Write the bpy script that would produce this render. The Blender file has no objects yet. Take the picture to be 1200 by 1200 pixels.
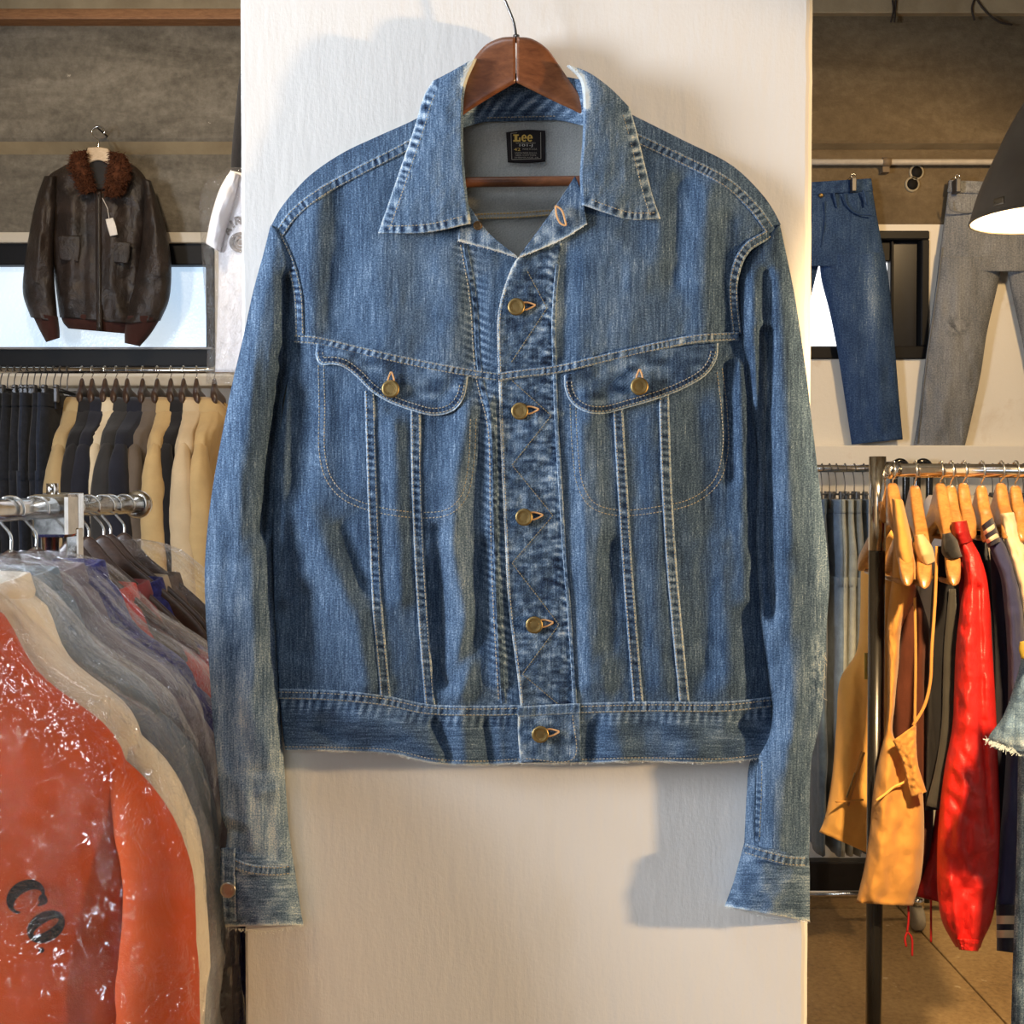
import bpy, math, random
import numpy as np
from mathutils import Vector, Matrix

random.seed(7)
RNG = np.random.RandomState(11)
SC = bpy.context.scene
COL = SC.collection

# ------------------------------------------------------------------ camera
F = 1298.0            # focal length in pixels of the 1200 px frame
PITCH = math.radians(1.2)
CAMH = 1.45
cam_d = bpy.data.cameras.new('camera')
cam_d.sensor_width = 36.0
cam_d.lens = F / 1200.0 * 36.0
cam_d.clip_start = 0.05
cam = bpy.data.objects.new('camera', cam_d)
COL.objects.link(cam)
cam.location = (0, 0, CAMH)
cam.rotation_euler = (math.radians(90) - PITCH, 0, 0)
SC.camera = cam

# ------------------------------------------------------------------ world, lights, exposure
w = bpy.data.worlds.new('shop_daylight')
SC.world = w
w.use_nodes = True
bgn = w.node_tree.nodes['Background']
bgn.inputs[0].default_value = (0.80, 0.88, 1.0, 1)
bgn.inputs[1].default_value = 0.06

def aim(o, target):
    o.rotation_euler = (Vector(target) - o.location).to_track_quat('-Z', 'Y').to_euler()

def area(name, loc, target, sx, sy, energy, color):
    l = bpy.data.lights.new(name, 'AREA')
    l.shape = 'RECTANGLE'; l.size = sx; l.size_y = sy
    l.energy = energy; l.color = color
    o = bpy.data.objects.new(name, l); COL.objects.link(o)
    o.location = loc; aim(o, target)
    return o

def spot(name, loc, target, energy, color, ang, radius=0.05, blend=0.5):
    l = bpy.data.lights.new(name, 'SPOT')
    l.energy = energy; l.color = color; l.spot_size = math.radians(ang)
    l.spot_blend = blend; l.shadow_soft_size = radius
    o = bpy.data.objects.new(name, l); COL.objects.link(o)
    o.location = loc; aim(o, target)
    return o

def point(name, loc, energy, color, radius=0.06):
    l = bpy.data.lights.new(name, 'POINT')
    l.energy = energy; l.color = color; l.shadow_soft_size = radius
    o = bpy.data.objects.new(name, l); COL.objects.link(o)
    o.location = loc
    return o

COOL = (0.80, 0.88, 1.0)
WARM = (1.0, 0.68, 0.34)
area('shop_window_daylight', (-2.25, 0.48, 1.78), (0.0, 1.3, 1.42), 0.5, 0.9, 104, COOL)
area('skylight_daylight', (-0.5, 0.68, 3.05), (0.0, 1.33, 1.3), 0.7, 0.3, 7, COOL)
spot('warm_lamp_by_rack', (2.15, 0.70, 1.36), (0.0, 1.33, 1.36), 225, WARM, 43, 0.04, .25)
spot('warm_ceiling_lamp', (0.62, 0.30, 2.45), (0.80, 2.1, 1.02), 600, WARM, 34, 0.05, .4)
spot('warm_ceiling_lamp', (-1.25, -0.1, 2.9), (-0.80, 1.35, 0.85), 34, WARM, 34, 0.03, .6)
spot('warm_ceiling_lamp', (-1.2, 2.4, 3.0), (-1.2, 3.9, 1.6), 55, (1.0, 0.78, 0.52), 110, 0.08)
spot('warm_ceiling_lamp', (1.6, 2.6, 2.7), (1.2, 3.9, 1.4), 80, WARM, 120, 0.08)
area('shop_front_daylight', (-1.1, -1.7, 1.75), (-0.1, 1.3, 1.25), 1.6, 1.4, 14, COOL)

SC.view_settings.view_transform = 'Standard'
SC.view_settings.look = 'None'
SC.view_settings.gamma = 1.0
SC.view_settings.use_curve_mapping = False
SC.view_settings.exposure = -0.14

# ------------------------------------------------------------------ projection helper
CP, SP = math.cos(PITCH), math.sin(PITCH)
def W(px, py, d):
    """world point on the photo ray (px, py) at world depth y = d (arrays welcome)"""
    px = np.asarray(px, float); py = np.asarray(py, float); d = np.asarray(d, float)
    u = (px - 600.0) / F; v = (600.0 - py) / F
    dy = CP + v * SP; dz = v * CP - SP
    k = d / dy
    return np.stack(np.broadcast_arrays(u * k, d + 0 * u, CAMH + dz * k), -1)
def WX(px, d, py=573): return float(W(px, py, d)[0])
def WZ(py, d): return float(W(600, py, d)[2])

# ------------------------------------------------------------------ numeric helpers
def spl(pts, n, closed=False):
    """Catmull-Rom through pts, resampled to n points by arc length"""
    p = np.asarray(pts, float)
    if len(p) > 2:
        q = np.vstack([2 * p[0] - p[1], p, 2 * p[-1] - p[-2]]) if not closed else np.vstack([p[-1], p, p[0], p[1]])
        out = []
        m = len(q) - 3
        for i in range(m):
            a, b, c, d = q[i], q[i + 1], q[i + 2], q[i + 3]
            # centripetal parametrisation keeps uneven points from overshooting
            t0 = 0.0
            t1 = t0 + max(np.linalg.norm(b - a), 1e-9) ** .5
            t2 = t1 + max(np.linalg.norm(c - b), 1e-9) ** .5
            t3 = t2 + max(np.linalg.norm(d - c), 1e-9) ** .5
            t = np.linspace(t1, t2, 14, endpoint=False)[:, None]
            A1 = (t1 - t) / (t1 - t0) * a + (t - t0) / (t1 - t0) * b
            A2 = (t2 - t) / (t2 - t1) * b + (t - t1) / (t2 - t1) * c
            A3 = (t3 - t) / (t3 - t2) * c + (t - t2) / (t3 - t2) * d
            B1 = (t2 - t) / (t2 - t0) * A1 + (t - t0) / (t2 - t0) * A2
            B2 = (t3 - t) / (t3 - t1) * A2 + (t - t1) / (t3 - t1) * A3
            out.append((t2 - t) / (t2 - t1) * B1 + (t - t1) / (t2 - t1) * B2)
        out.append((p[-1] if not closed else p[0])[None])
        p = np.vstack(out)
    return resample(p, n)
def resample(p, n):
    p = np.asarray(p, float)
    s = np.r_[0, np.cumsum(np.linalg.norm(np.diff(p, axis=0), axis=1))]
    t = np.linspace(0, s[-1], n)
    return np.stack([np.interp(t, s, p[:, k]) for k in range(p.shape[1])], -1)
def plen(p):
    p = np.asarray(p, float)
    return float(np.linalg.norm(np.diff(p, axis=0), axis=1).sum())
def coons(top, bottom, left, right, nu, nv):
    T, B = spl(top, nu), spl(bottom, nu)
    L, R = spl(left, nv), spl(right, nv)
    u = np.linspace(0, 1, nu)[None, :, None]; v = np.linspace(0, 1, nv)[:, None, None]
    c = ((1 - u) * (1 - v) * T[0] + u * (1 - v) * T[-1] + (1 - u) * v * B[0] + u * v * B[-1])
    return (1 - v) * T[None] + v * B[None] + (1 - u) * L[:, None] + u * R[:, None] - c
def polydist(X, Y, poly):
    poly = np.asarray(poly, float)
    best = np.full(X.shape, 1e9); S = np.zeros(X.shape); side = np.zeros(X.shape)
    s0 = 0.0
    for a, b in zip(poly[:-1], poly[1:]):
        e = b - a; L = math.hypot(*e)
        if L < 1e-9: continue
        t = np.clip(((X - a[0]) * e[0] + (Y - a[1]) * e[1]) / L ** 2, 0, 1)
        dx, dy = X - (a[0] + t * e[0]), Y - (a[1] + t * e[1])
        d = np.hypot(dx, dy)
        m = d < best
        best = np.where(m, d, best); S = np.where(m, s0 + t * L, S)
        side = np.where(m, np.sign(e[0] * dy - e[1] * dx), side)
        s0 += L
    return best, S, side
_LAT = RNG.rand(64, 257, 257)
def vnoise(x, y, k=0):
    """smooth value noise 0..1"""
    L = _LAT[k % 64]
    x = np.asarray(x, float); y = np.asarray(y, float)
    xi = np.floor(x).astype(int); yi = np.floor(y).astype(int)
    fx = x - xi; fy = y - yi
    fx = fx * fx * (3 - 2 * fx); fy = fy * fy * (3 - 2 * fy)
    xi %= 256; yi %= 256
    return ((L[xi, yi] * (1 - fx) + L[xi + 1, yi] * fx) * (1 - fy) + (L[xi, yi + 1] * (1 - fx) + L[xi + 1, yi + 1] * fx) * fy)

# ------------------------------------------------------------------ mesh helpers
def mk(name, V, faces, mat, parent=None, smooth=True, attrs=None):
    """V (n,3) array, faces: list of int arrays (m,3)/(m,4)"""
    V = np.asarray(V, float)
    me = bpy.data.meshes.new(name)
    me.vertices.add(len(V))
    me.vertices.foreach_set('co', V.astype(np.float32).ravel())
    fl = [np.asarray(f, np.int32) for f in faces if len(f)]
    loops = np.concatenate([f.ravel() for f in fl])
    tot = np.concatenate([np.full(len(f), f.shape[1], np.int32) for f in fl])
    start = np.r_[0, np.cumsum(tot)[:-1]].astype(np.int32)
    me.loops.add(len(loops)); me.loops.foreach_set('vertex_index', loops)
    me.polygons.add(len(tot))
    me.polygons.foreach_set('loop_start', start)
    try: me.polygons.foreach_set('loop_total', tot)
    except Exception: pass
    me.polygons.foreach_set('use_smooth', np.full(len(tot), smooth, bool))
    if attrs:
        for k, a in attrs.items():
            a = np.asarray(a, np.float32)
            if a.ndim == 1:
                at = me.attributes.new(k, 'FLOAT', 'POINT'); at.data.foreach_set('value', a)
            else:
                at = me.attributes.new(k, 'FLOAT_VECTOR', 'POINT'); at.data.foreach_set('vector', a.ravel())
    me.update(calc_edges=True)
    me.validate()
    o = bpy.data.objects.new(name, me)
    COL.objects.link(o)
    if mat is not None: me.materials.append(mat)
    if parent is not None:
        o.parent = parent
        o.matrix_parent_inverse = parent_matrix(parent).inverted()
    return o
def parent_matrix(p):
    m = Matrix.LocRotScale(p.location, p.rotation_euler, p.scale)
    if p.parent is not None:
        m = parent_matrix(p.parent) @ p.matrix_parent_inverse @ m
    return m
def empty(name, loc, label=None, cat=None, group=None, kind=None):
    o = bpy.data.objects.new(name, None)
    o.empty_display_size = 0.05
    COL.objects.link(o)
    o.location = tuple(float(c) for c in loc)
    tag(o, label, cat, group, kind)
    return o
def tag(o, label=None, cat=None, group=None, kind=None):
    if label: o['label'] = label
    if cat: o['category'] = cat
    if group: o['group'] = group
    if kind: o['kind'] = kind
    return o
def gridf(n, m, off=0, wrap_u=False, wrap_v=False, flip=False):
    i = np.arange(n if wrap_v else n - 1); j = np.arange(m if wrap_u else m - 1)
    I, Jx = np.meshgrid(i, j, indexing='ij')
    I2 = (I + 1) % n; J2 = (Jx + 1) % m
    q = np.stack([I * m + Jx, I * m + J2, I2 * m + J2, I2 * m + Jx], -1).reshape(-1, 4) + off
    return q[:, ::-1] if flip else q
def sheet(name, P, thick, mat, parent=None, attrs=None, smooth=True):
    """closed slab: front grid P (n,m,3), back pushed by thick (scalar along +y, or (n,m,3))"""
    n, m = P.shape[:2]
    t = np.zeros_like(P)
    if np.ndim(thick) == 0: t[..., 1] = thick
    else: t = thick
    V = np.vstack([P.reshape(-1, 3), (P + t).reshape(-1, 3)])
    N = n * m
    idx = np.arange(N).reshape(n, m)
    ring = np.r_[idx[0, :], idx[1:, -1], idx[-1, -2::-1], idx[-2:0:-1, 0]]
    nx = np.roll(ring, -1)
    sides = np.stack([ring, ring + N, nx + N, nx], -1)
    at = None
    if attrs:
        at = {}
        for k, a in attrs.items():
            a = np.asarray(a)
            a = a.reshape(N, -1) if a.ndim == 3 else a.reshape(N)
            at[k] = np.concatenate([a, a])
    return mk(name, V, [gridf(n, m), gridf(n, m, N, flip=True), sides], mat, parent, smooth, at)
def loft(name, rings, mat, parent=None, caps=(True, True), attrs=None, smooth=True):
    """rings (n,m,3) closed loops stacked"""
    R = np.asarray(rings, float)
    n, m = R.shape[:2]
    V = R.reshape(-1, 3)
    fs = [gridf(n, m, wrap_u=True)]
    extra = []
    at = {k: np.asarray(a, float).reshape(n * m, -1) if np.asarray(a).ndim == 3 else np.asarray(a, float).reshape(-1) for k, a in (attrs or {}).items()}
    for end, cap in zip((0, n - 1), caps):
        if cap:
            c = len(V) + len(extra)
            extra.append(R[end].mean(0))
            for k in at:
                row = at[k][end * m:(end + 1) * m].mean(0)
                at[k] = np.concatenate([at[k], np.asarray(row)[None]])
            a = end * m + np.arange(m); b = end * m + (np.arange(m) + 1) % m
            fs.append(np.stack([np.full(m, c), b, a] if end == 0 else [np.full(m, c), a, b], -1))
    if extra: V = np.vstack([V, extra])
    return mk(name, V, fs, mat, parent, smooth, at or None)
def tube_rings(path, r, m=10, rx=None):
    """circular loops along a 3D path; r scalar or array"""
    p = np.asarray(path, float); n = len(p)
    T = np.gradient(p, axis=0); T /= np.linalg.norm(T, axis=1)[:, None] + 1e-12
    ref = np.array([0, 0, 1.0]) if abs(T[0, 2]) < .9 else np.array([1.0, 0, 0])
    N = np.zeros_like(p)
    a = np.cross(T[0], ref); a /= np.linalg.norm(a); N[0] = a
    for i in range(1, n):
        a = N[i - 1] - T[i] * (N[i - 1] @ T[i]); N[i] = a / (np.linalg.norm(a) + 1e-12)
    B = np.cross(T, N)
    ph = np.linspace(0, 2 * np.pi, m, endpoint=False)
    r = np.broadcast_to(np.asarray(r, float), (n,))
    return p[:, None] + r[:, None, None] * (np.cos(ph)[None, :, None] * N[:, None] + np.sin(ph)[None, :, None] * B[:, None])
def tube(name, path, r, mat, parent=None, m=10):
    return loft(name, tube_rings(path, r, m), mat, parent)
def boxv(x0, x1, y0, y1, z0, z1, bev=0.0):
    """bevelled box vertices/faces (12-edge chamfer kept simple: two-step loft)"""
    if bev <= 0:
        V = np.array([[x, y, z] for z in (z0, z1) for y in (y0, y1) for x in (x0, x1)], float)
        Q = np.array([[0, 2, 3, 1], [4, 5, 7, 6], [0, 1, 5, 4], [1, 3, 7, 5], [3, 2, 6, 7], [2, 0, 4, 6]])
        return V, [Q]
    b = bev
    def ring(i, z):
        return [[x0 + i + b, y0 + i, z], [x1 - i - b, y0 + i, z], [x1 - i, y0 + i + b, z], [x1 - i, y1 - i - b, z],
                [x1 - i - b, y1 - i, z], [x0 + i + b, y1 - i, z], [x0 + i, y1 - i - b, z], [x0 + i, y0 + i + b, z]]
    R = np.array([ring(b * .5, z0), ring(0, z0 + b), ring(0, z1 - b), ring(b * .5, z1)], float)
    V = R.reshape(-1, 3)
    fs = [gridf(4, 8, wrap_u=True)]
    V = np.vstack([V, R[0].mean(0), R[3].mean(0)])
    a = np.arange(8); c = (a + 1) % 8
    fs.append(np.stack([np.full(8, 32), c, a], -1)); fs.append(np.stack([np.full(8, 33), 24 + a, 24 + c], -1))
    return V, fs
def box(name, x0, x1, y0, y1, z0, z1, mat, parent=None, bev=0.0):
    V, fs = boxv(min(x0, x1), max(x0, x1), min(y0, y1), max(y0, y1), min(z0, z1), max(z0, z1), bev)
    return mk(name, V, fs, mat, parent, smooth=False)
def join(name, pieces, mat, parent=None, smooth=True):
    Vs, fs, off = [], [], 0
    for V, f in pieces:
        Vs.append(np.asarray(V, float)); fs += [np.asarray(q) + off for q in f]; off += len(V)
    q4 = [q for q in fs if q.shape[1] == 4]; q3 = [q for q in fs if q.shape[1] == 3]
    out = []
    if q4: out.append(np.vstack(q4))
    if q3: out.append(np.vstack(q3))
    return mk(name, np.vstack(Vs), out, mat, parent, smooth)
def tube_piece(path, r, m=8):
    R = tube_rings(path, r, m); n = len(R)
    V = R.reshape(-1, 3); fs = [gridf(n, m, wrap_u=True)]
    V = np.vstack([V, R[0].mean(0), R[-1].mean(0)])
    a = np.arange(m); b = (a + 1) % m
    fs += [np.stack([np.full(m, n * m), b, a], -1), np.stack([np.full(m, n * m + 1), (n - 1) * m + a, (n - 1) * m + b], -1)]
    return V, fs
def text_mesh(txt, size, bold=0.0, extrude=0.0):
    cu = bpy.data.curves.new('lettering', 'FONT')
    cu.body = txt; cu.size = size; cu.offset = bold; cu.extrude = extrude
    cu.align_x = 'CENTER'; cu.align_y = 'CENTER'
    o = bpy.data.objects.new('lettering', cu); COL.objects.link(o)
    dg = bpy.context.evaluated_depsgraph_get()
    me = bpy.data.meshes.new_from_object(o.evaluated_get(dg))
    bpy.data.objects.remove(o); bpy.data.curves.remove(cu)
    return me

# ------------------------------------------------------------------ materials
MATS = {}
def newmat(name):
    m = bpy.data.materials.new(name); m.use_nodes = True
    nt = m.node_tree
    return m, nt, nt.nodes['Principled BSDF']
def N(nt, typ, **kw):
    n = nt.nodes.new(typ)
    for k, v in kw.items():
        if k.startswith('i_'): n.inputs[k[2:]].default_value = v
        else: setattr(n, k, v)
    return n
def ramp(nt, stops):
    r = nt.nodes.new('ShaderNodeValToRGB')
    e = r.color_ramp.elements
    while len(e) < len(stops): e.new(0.5)
    for el, (p, c) in zip(e, stops):
        el.position = p; el.color = (*c[:3], 1)
    return r
def coords(nt, scale=(1, 1, 1), attr=None, obj=True):
    mp = nt.nodes.new('ShaderNodeMapping'); mp.inputs['Scale'].default_value = scale
    if attr:
        a = N(nt, 'ShaderNodeAttribute', attribute_name=attr); nt.links.new(a.outputs['Vector'], mp.inputs[0])
    else:
        g = nt.nodes.new('ShaderNodeNewGeometry')
        nt.links.new(g.outputs['Position'], mp.inputs[0])
    return mp
def noise(nt, mp, scale, detail=4, rough=.6, dist=0.0):
    n = N(nt, 'ShaderNodeTexNoise'); n.inputs['Scale'].default_value = scale
    n.inputs['Detail'].default_value = detail; n.inputs['Roughness'].default_value = rough; n.inputs['Distortion'].default_value = dist
    nt.links.new(mp.outputs[0], n.inputs['Vector']); return n
def mth(nt, op, a, b=None, clamp=False):
    n = N(nt, 'ShaderNodeMath', operation=op); n.use_clamp = clamp
    for i, v in enumerate((a, b)):
        if v is None: continue
        if hasattr(v, 'links') or hasattr(v, 'is_output'): nt.links.new(v, n.inputs[i])
        else: n.inputs[i].default_value = v
    return n.outputs[0]
def bump(nt, bs, hsock, strength=.3, dist=.002):
    b = N(nt, 'ShaderNodeBump'); b.inputs['Strength'].default_value = strength; b.inputs['Distance'].default_value = dist
    nt.links.new(hsock, b.inputs['Height']); nt.links.new(b.outputs[0], bs.inputs['Normal']); return b

def cloth(key, c, rough=.85, var=.25, weave=900, bumpk=.25, sheen=.15, spec=.25, scale=14):
    if key in MATS: return MATS[key]
    m, nt, bs = newmat(key)
    c = np.array(c)
    mp = coords(nt)
    n1 = noise(nt, mp, scale, 4, .6); n2 = noise(nt, mp, weave, 2, .5)
    t = mth(nt, 'ADD', mth(nt, 'MULTIPLY', n1.outputs[0], .7), mth(nt, 'MULTIPLY', n2.outputs[0], .3))
    r = ramp(nt, [(.3, c * (1 - var)), (.55, c), (.75, np.minimum(c * (1 + var) + .01 * var, 1))])
    nt.links.new(t, r.inputs[0]); nt.links.new(r.outputs[0], bs.inputs['Base Color'])
    bs.inputs['Roughness'].default_value = rough
    bs.inputs['Specular IOR Level'].default_value = spec
    bs.inputs['Sheen Weight'].default_value = sheen
    n3 = noise(nt, mp, 45, 5, .65, .4)
    hh = mth(nt, 'ADD', mth(nt, 'MULTIPLY', n3.outputs[0], 3.0), n2.outputs[0])
    bump(nt, bs, hh, bumpk, .0015)
    MATS[key] = m; return m
def metal(key, c, rough=.18, metallic=1.0):
    if key in MATS: return MATS[key]
    m, nt, bs = newmat(key)
    mp = coords(nt); n1 = noise(nt, mp, 60, 3, .6)
    r = ramp(nt, [(.3, np.array(c) * .8), (.6, c)])
    nt.links.new(n1.outputs[0], r.inputs[0]); nt.links.new(r.outputs[0], bs.inputs['Base Color'])
    rr = mth(nt, 'ADD', mth(nt, 'MULTIPLY', n1.outputs[0], .18), rough - .08)
    nt.links.new(rr, bs.inputs['Roughness'])
    bs.inputs['Metallic'].default_value = metallic
    MATS[key] = m; return m
def plain(key, c, rough=.5, spec=.4, var=.12, scale=40, coat=0.0):
    if key in MATS: return MATS[key]
    m, nt, bs = newmat(key)
    mp = coords(nt); n1 = noise(nt, mp, scale, 4, .6)
    c = np.array(c)
    r = ramp(nt, [(.3, c * (1 - var)), (.7, np.minimum(c * (1 + var), 1))])
    nt.links.new(n1.outputs[0], r.inputs[0]); nt.links.new(r.outputs[0], bs.inputs['Base Color'])
    bs.inputs['Roughness'].default_value = rough; bs.inputs['Specular IOR Level'].default_value = spec
    bs.inputs['Coat Weight'].default_value = coat
    MATS[key] = m; return m
def wood(key, dark, light, rough=.35, scale=(30, 30, 4), coat=.3):
    if key in MATS: return MATS[key]
    m, nt, bs = newmat(key)
    tc = nt.nodes.new('ShaderNodeTexCoord'); mp = nt.nodes.new('ShaderNodeMapping'); mp.inputs['Scale'].default_value = scale
    nt.links.new(tc.outputs['Object'], mp.inputs[0])
    n1 = noise(nt, mp, 2.2, 6, .65, 1.4); n2 = noise(nt, mp, 14, 4, .6)
    t = mth(nt, 'ADD', mth(nt, 'MULTIPLY', n1.outputs[0], .75), mth(nt, 'MULTIPLY', n2.outputs[0], .25))
    r = ramp(nt, [(.32, dark), (.5, (np.array(dark) + np.array(light)) / 2), (.68, light)])
    nt.links.new(t, r.inputs[0]); nt.links.new(r.outputs[0], bs.inputs['Base Color'])
    bs.inputs['Roughness'].default_value = rough; bs.inputs['Coat Weight'].default_value = coat; bs.inputs['Coat Roughness'].default_value = .25
    bump(nt, bs, n2.outputs[0], .15, .001)
    MATS[key] = m; return m
def denim(key, stops, slub=.70, bumpk=.55, grain='grain'):
    """worn denim: ramp over wear attribute + slubs + weave, all in fabric coordinates"""
    if key in MATS: return MATS[key]
    m, nt, bs = newmat(key)
    att = N(nt, 'ShaderNodeAttribute', attribute_name='wear')
    m1 = coords(nt, (1000, 55, 1), grain); s1 = noise(nt, m1, .42, 3, .7)
    m2 = coords(nt, (1000, 1000, 1), grain); g = noise(nt, m2, .55, 2, .75)
    m3 = coords(nt, (1000, 1000, 1), grain); bl = noise(nt, m3, .018, 4, .6, .5)
    m5 = coords(nt, (1000, 75, 1), grain); fk = noise(nt, m5, .75, 2, .6); fleck = ramp(nt, [(.60, (0, 0, 0)), (.70, (1, 1, 1))]); nt.links.new(fk.outputs[0], fleck.inputs[0])
    m4 = coords(nt, (1000, 18, 1), grain); s2 = noise(nt, m4, .12, 2, .6)
    t = mth(nt, 'MULTIPLY', att.outputs['Fac'], .5)
    t = mth(nt, 'ADD', t, .375)
    for sock, k in ((s1.outputs[0], slub), (g.outputs[0], .95), (bl.outputs[0], .30), (s2.outputs[0], .16)):
        t = mth(nt, 'ADD', t, mth(nt, 'MULTIPLY', mth(nt, 'SUBTRACT', sock, .5), k))
    t = mth(nt, 'ADD', t, mth(nt, 'MULTIPLY', fleck.outputs[0], .20))
    r = ramp(nt, stops); nt.links.new(t, r.inputs[0])
    nt.links.new(r.outputs[0], bs.inputs['Base Color'])
    bs.inputs['Roughness'].default_value = .93; bs.inputs['Specular IOR Level'].default_value = .12
    wv = N(nt, 'ShaderNodeTexWave', wave_type='BANDS', bands_direction='DIAGONAL'); wv.inputs['Scale'].default_value = .16; wv.inputs['Distortion'].default_value = 1.5
    nt.links.new(m2.outputs[0], wv.inputs['Vector'])
    hh = mth(nt, 'ADD', mth(nt, 'ADD', mth(nt, 'MULTIPLY', g.outputs[0], 1.0), mth(nt, 'MULTIPLY', wv.outputs[0], .35)), mth(nt, 'MULTIPLY', s1.outputs[0], .6))
    bump(nt, bs, hh, bumpk, .0012)
    MATS[key] = m; return m
# ================================================================== room shell
def concrete(key, c1, c2, c3, scale=2.2, streak=(1, 1, 3.5)):
    m, nt, bs = newmat(key)
    mp = coords(nt, streak); a = noise(nt, mp, scale, 8, .68, .6)
    mp2 = coords(nt); b = noise(nt, mp2, 34, 6, .7); sp = noise(nt, mp2, 30, 4, .6)
    t = mth(nt, 'ADD', mth(nt, 'MULTIPLY', a.outputs[0], .60), mth(nt, 'MULTIPLY', b.outputs[0], .40))
    r = ramp(nt, [(.34, c1), (.5, c2), (.66, c3)])
    nt.links.new(t, r.inputs[0])
    # bright chips of old plaster
    ch = ramp(nt, [(.72, (0, 0, 0)), (.76, (1, 1, 1))]); nt.links.new(sp.outputs[0], ch.inputs[0])
    mx = N(nt, 'ShaderNodeMix', data_type='RGBA'); mx.inputs['B'].default_value = (*(np.array(c3) * 1.5), 1)
    nt.links.new(ch.outputs[0], mx.inputs['Factor']); nt.links.new(r.outputs[0], mx.inputs['A'])
    nt.links.new(mx.outputs['Result'], bs.inputs['Base Color'])
    bs.inputs['Roughness'].default_value = .9
    bump(nt, bs, t, .6, .02)
    MATS[key] = m; return m
def plaster(key, c, stain, bumpk=.5, vert=True, stain_at=(.58, .78)):
    m, nt, bs = newmat(key)
    mp = coords(nt, (1, 1, .22 if vert else 1)); a = noise(nt, mp, 60, 6, .6); big = noise(nt, mp, 5, 5, .6, .3)
    mp2 = coords(nt); f = noise(nt, mp2, 220, 3, .6)
    r = ramp(nt, [(stain_at[0], c), (stain_at[1], stain)]); nt.links.new(big.outputs[0], r.inputs[0])
    nt.links.new(r.outputs[0], bs.inputs['Base Color'])
    bs.inputs['Roughness'].default_value = .62; bs.inputs['Specular IOR Level'].default_value = .3
    h = mth(nt, 'ADD', mth(nt, 'MULTIPLY', a.outputs[0], 1.0), mth(nt, 'MULTIPLY', f.outputs[0], .25))
    bump(nt, bs, h, bumpk, .004)
    MATS[key] = m; return m
CONC_L = concrete('grey_concrete', (.075, .064, .048), (.16, .140, .108), (.27, .240, .19))
CONC_R = concrete('warm_lit_concrete', (.085, .060, .030), (.13, .095, .052), (.19, .145, .085))  # warm lamplight on the right half is mixed into this concrete colour
PLAST = plaster('cream_paint', (.84, .80, .74), (.76, .70, .60), .24)
WALLW = plaster('white_wall_paint', (.72, .68, .60), (.55, .45, .33), .25, False)
TANP = plaster('tan_plaster', (.42, .33, .20), (.28, .21, .12), .4, False, (.4, .7))
LEDGE = plaster('ledge_paint', (.60, .54, .44), (.42, .35, .25), .3, False)
BLACKF = plain('black_window_paint', (.006, .006, .007), .5, .2)
ORWOOD = wood('orange_wood', (.20, .085, .03), (.42, .20, .08), .6, (6, 40, 40), 0)
DARKB = plain('dark_baseboard', (.018, .015, .013), .5)

BM, WD = 3.95, 4.0            # depth of the beam faces and of the wall behind
XL, XR = -3.3, 3.1
def band(name, y0, y1, d, thick, mat, x0=XL, x1=XR, bev=.004):
    """horizontal run of wall between photo rows y0..y1 at depth d"""
    o = box(name, x0, x1, d, d + thick, WZ(y1, d), WZ(y0, d), mat, None, bev)
    o['kind'] = 'structure'; return o
SPLIT = 0.0
band('trim_12', -30, 10, BM - .03, .3, TANP, XL, SPLIT); band('trim_13', -30, 15, BM - .03, .3, TANP, SPLIT, XR)
# left half
band('trim_1', 10, 22, BM - .06, .5, ORWOOD, XL, SPLIT)               # wooden board under the ceiling
band('trim_2', 21, 166, BM, .45, CONC_L, XL, SPLIT, .012)             # concrete beam
band('trim_3', 180, 273, WD, .3, CONC_L, XL, SPLIT)                   # lintel under the beam
band('trim_4', 272, 284, WD - .03, .3, LEDGE, XL, SPLIT)             # pale strip over the window
# sloping shoulder below each concrete beam
def slope(name, y0, d0, y1, d1, x0, x1, mat):
    z0, z1 = WZ(y0, d0), WZ(y1, d1)
    V = [[x0, d0, z0], [x1, d0, z0], [x1, d1, z1], [x0, d1, z1], [x0, d1 + .3, z0], [x1, d1 + .3, z0], [x1, d1 + .3, z1], [x0, d1 + .3, z1]]
    o = mk(name, V, [np.array([[0, 1, 2, 3], [5, 4, 7, 6], [4, 5, 1, 0], [3, 2, 6, 7], [4, 0, 3, 7], [1, 5, 6, 2]])], mat, None, False)
    o['kind'] = 'structure'; return o
slope('trim_5', 166, BM, 181, WD, XL, SPLIT, TANP)
# right half
band('trim_6', 15, 168, BM, .45, CONC_R, SPLIT, XR, .012)
slope('trim_7', 168, BM, 175, WD, SPLIT, XR, TANP)
band('trim_8', 175, 263, WD, .3, CONC_R, SPLIT, XR)
# lower walls, built round the two window openings
wl0, wl1 = XL, WX(253, WD)
wr0, wr1 = WX(905, WD), WX(1086, WD)
def wallpart(x0, x1, ya, yb, mat, d=WD):
    V, f = boxv(x0, x1, d, d + .22, WZ(yb, d), WZ(ya, d)); return V, f
zf = 0.0
def wall_to_floor(x0, x1, ya, d=WD):
    return boxv(x0, x1, d, d + .22, 0.0, WZ(ya, d))
o = join('wall_back', [wall_to_floor(XL, SPLIT, 431), wallpart(wl1, SPLIT, 284, 431, WALLW),
                       wall_to_floor(SPLIT, XR, 421), wallpart(SPLIT, wr0, 263, 421, WALLW), wallpart(wr1, XR, 263, 421, WALLW),
                       wallpart(wr0, wr1, 263, 271, WALLW)], WALLW, None, False)
o['kind'] = 'structure'
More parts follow.
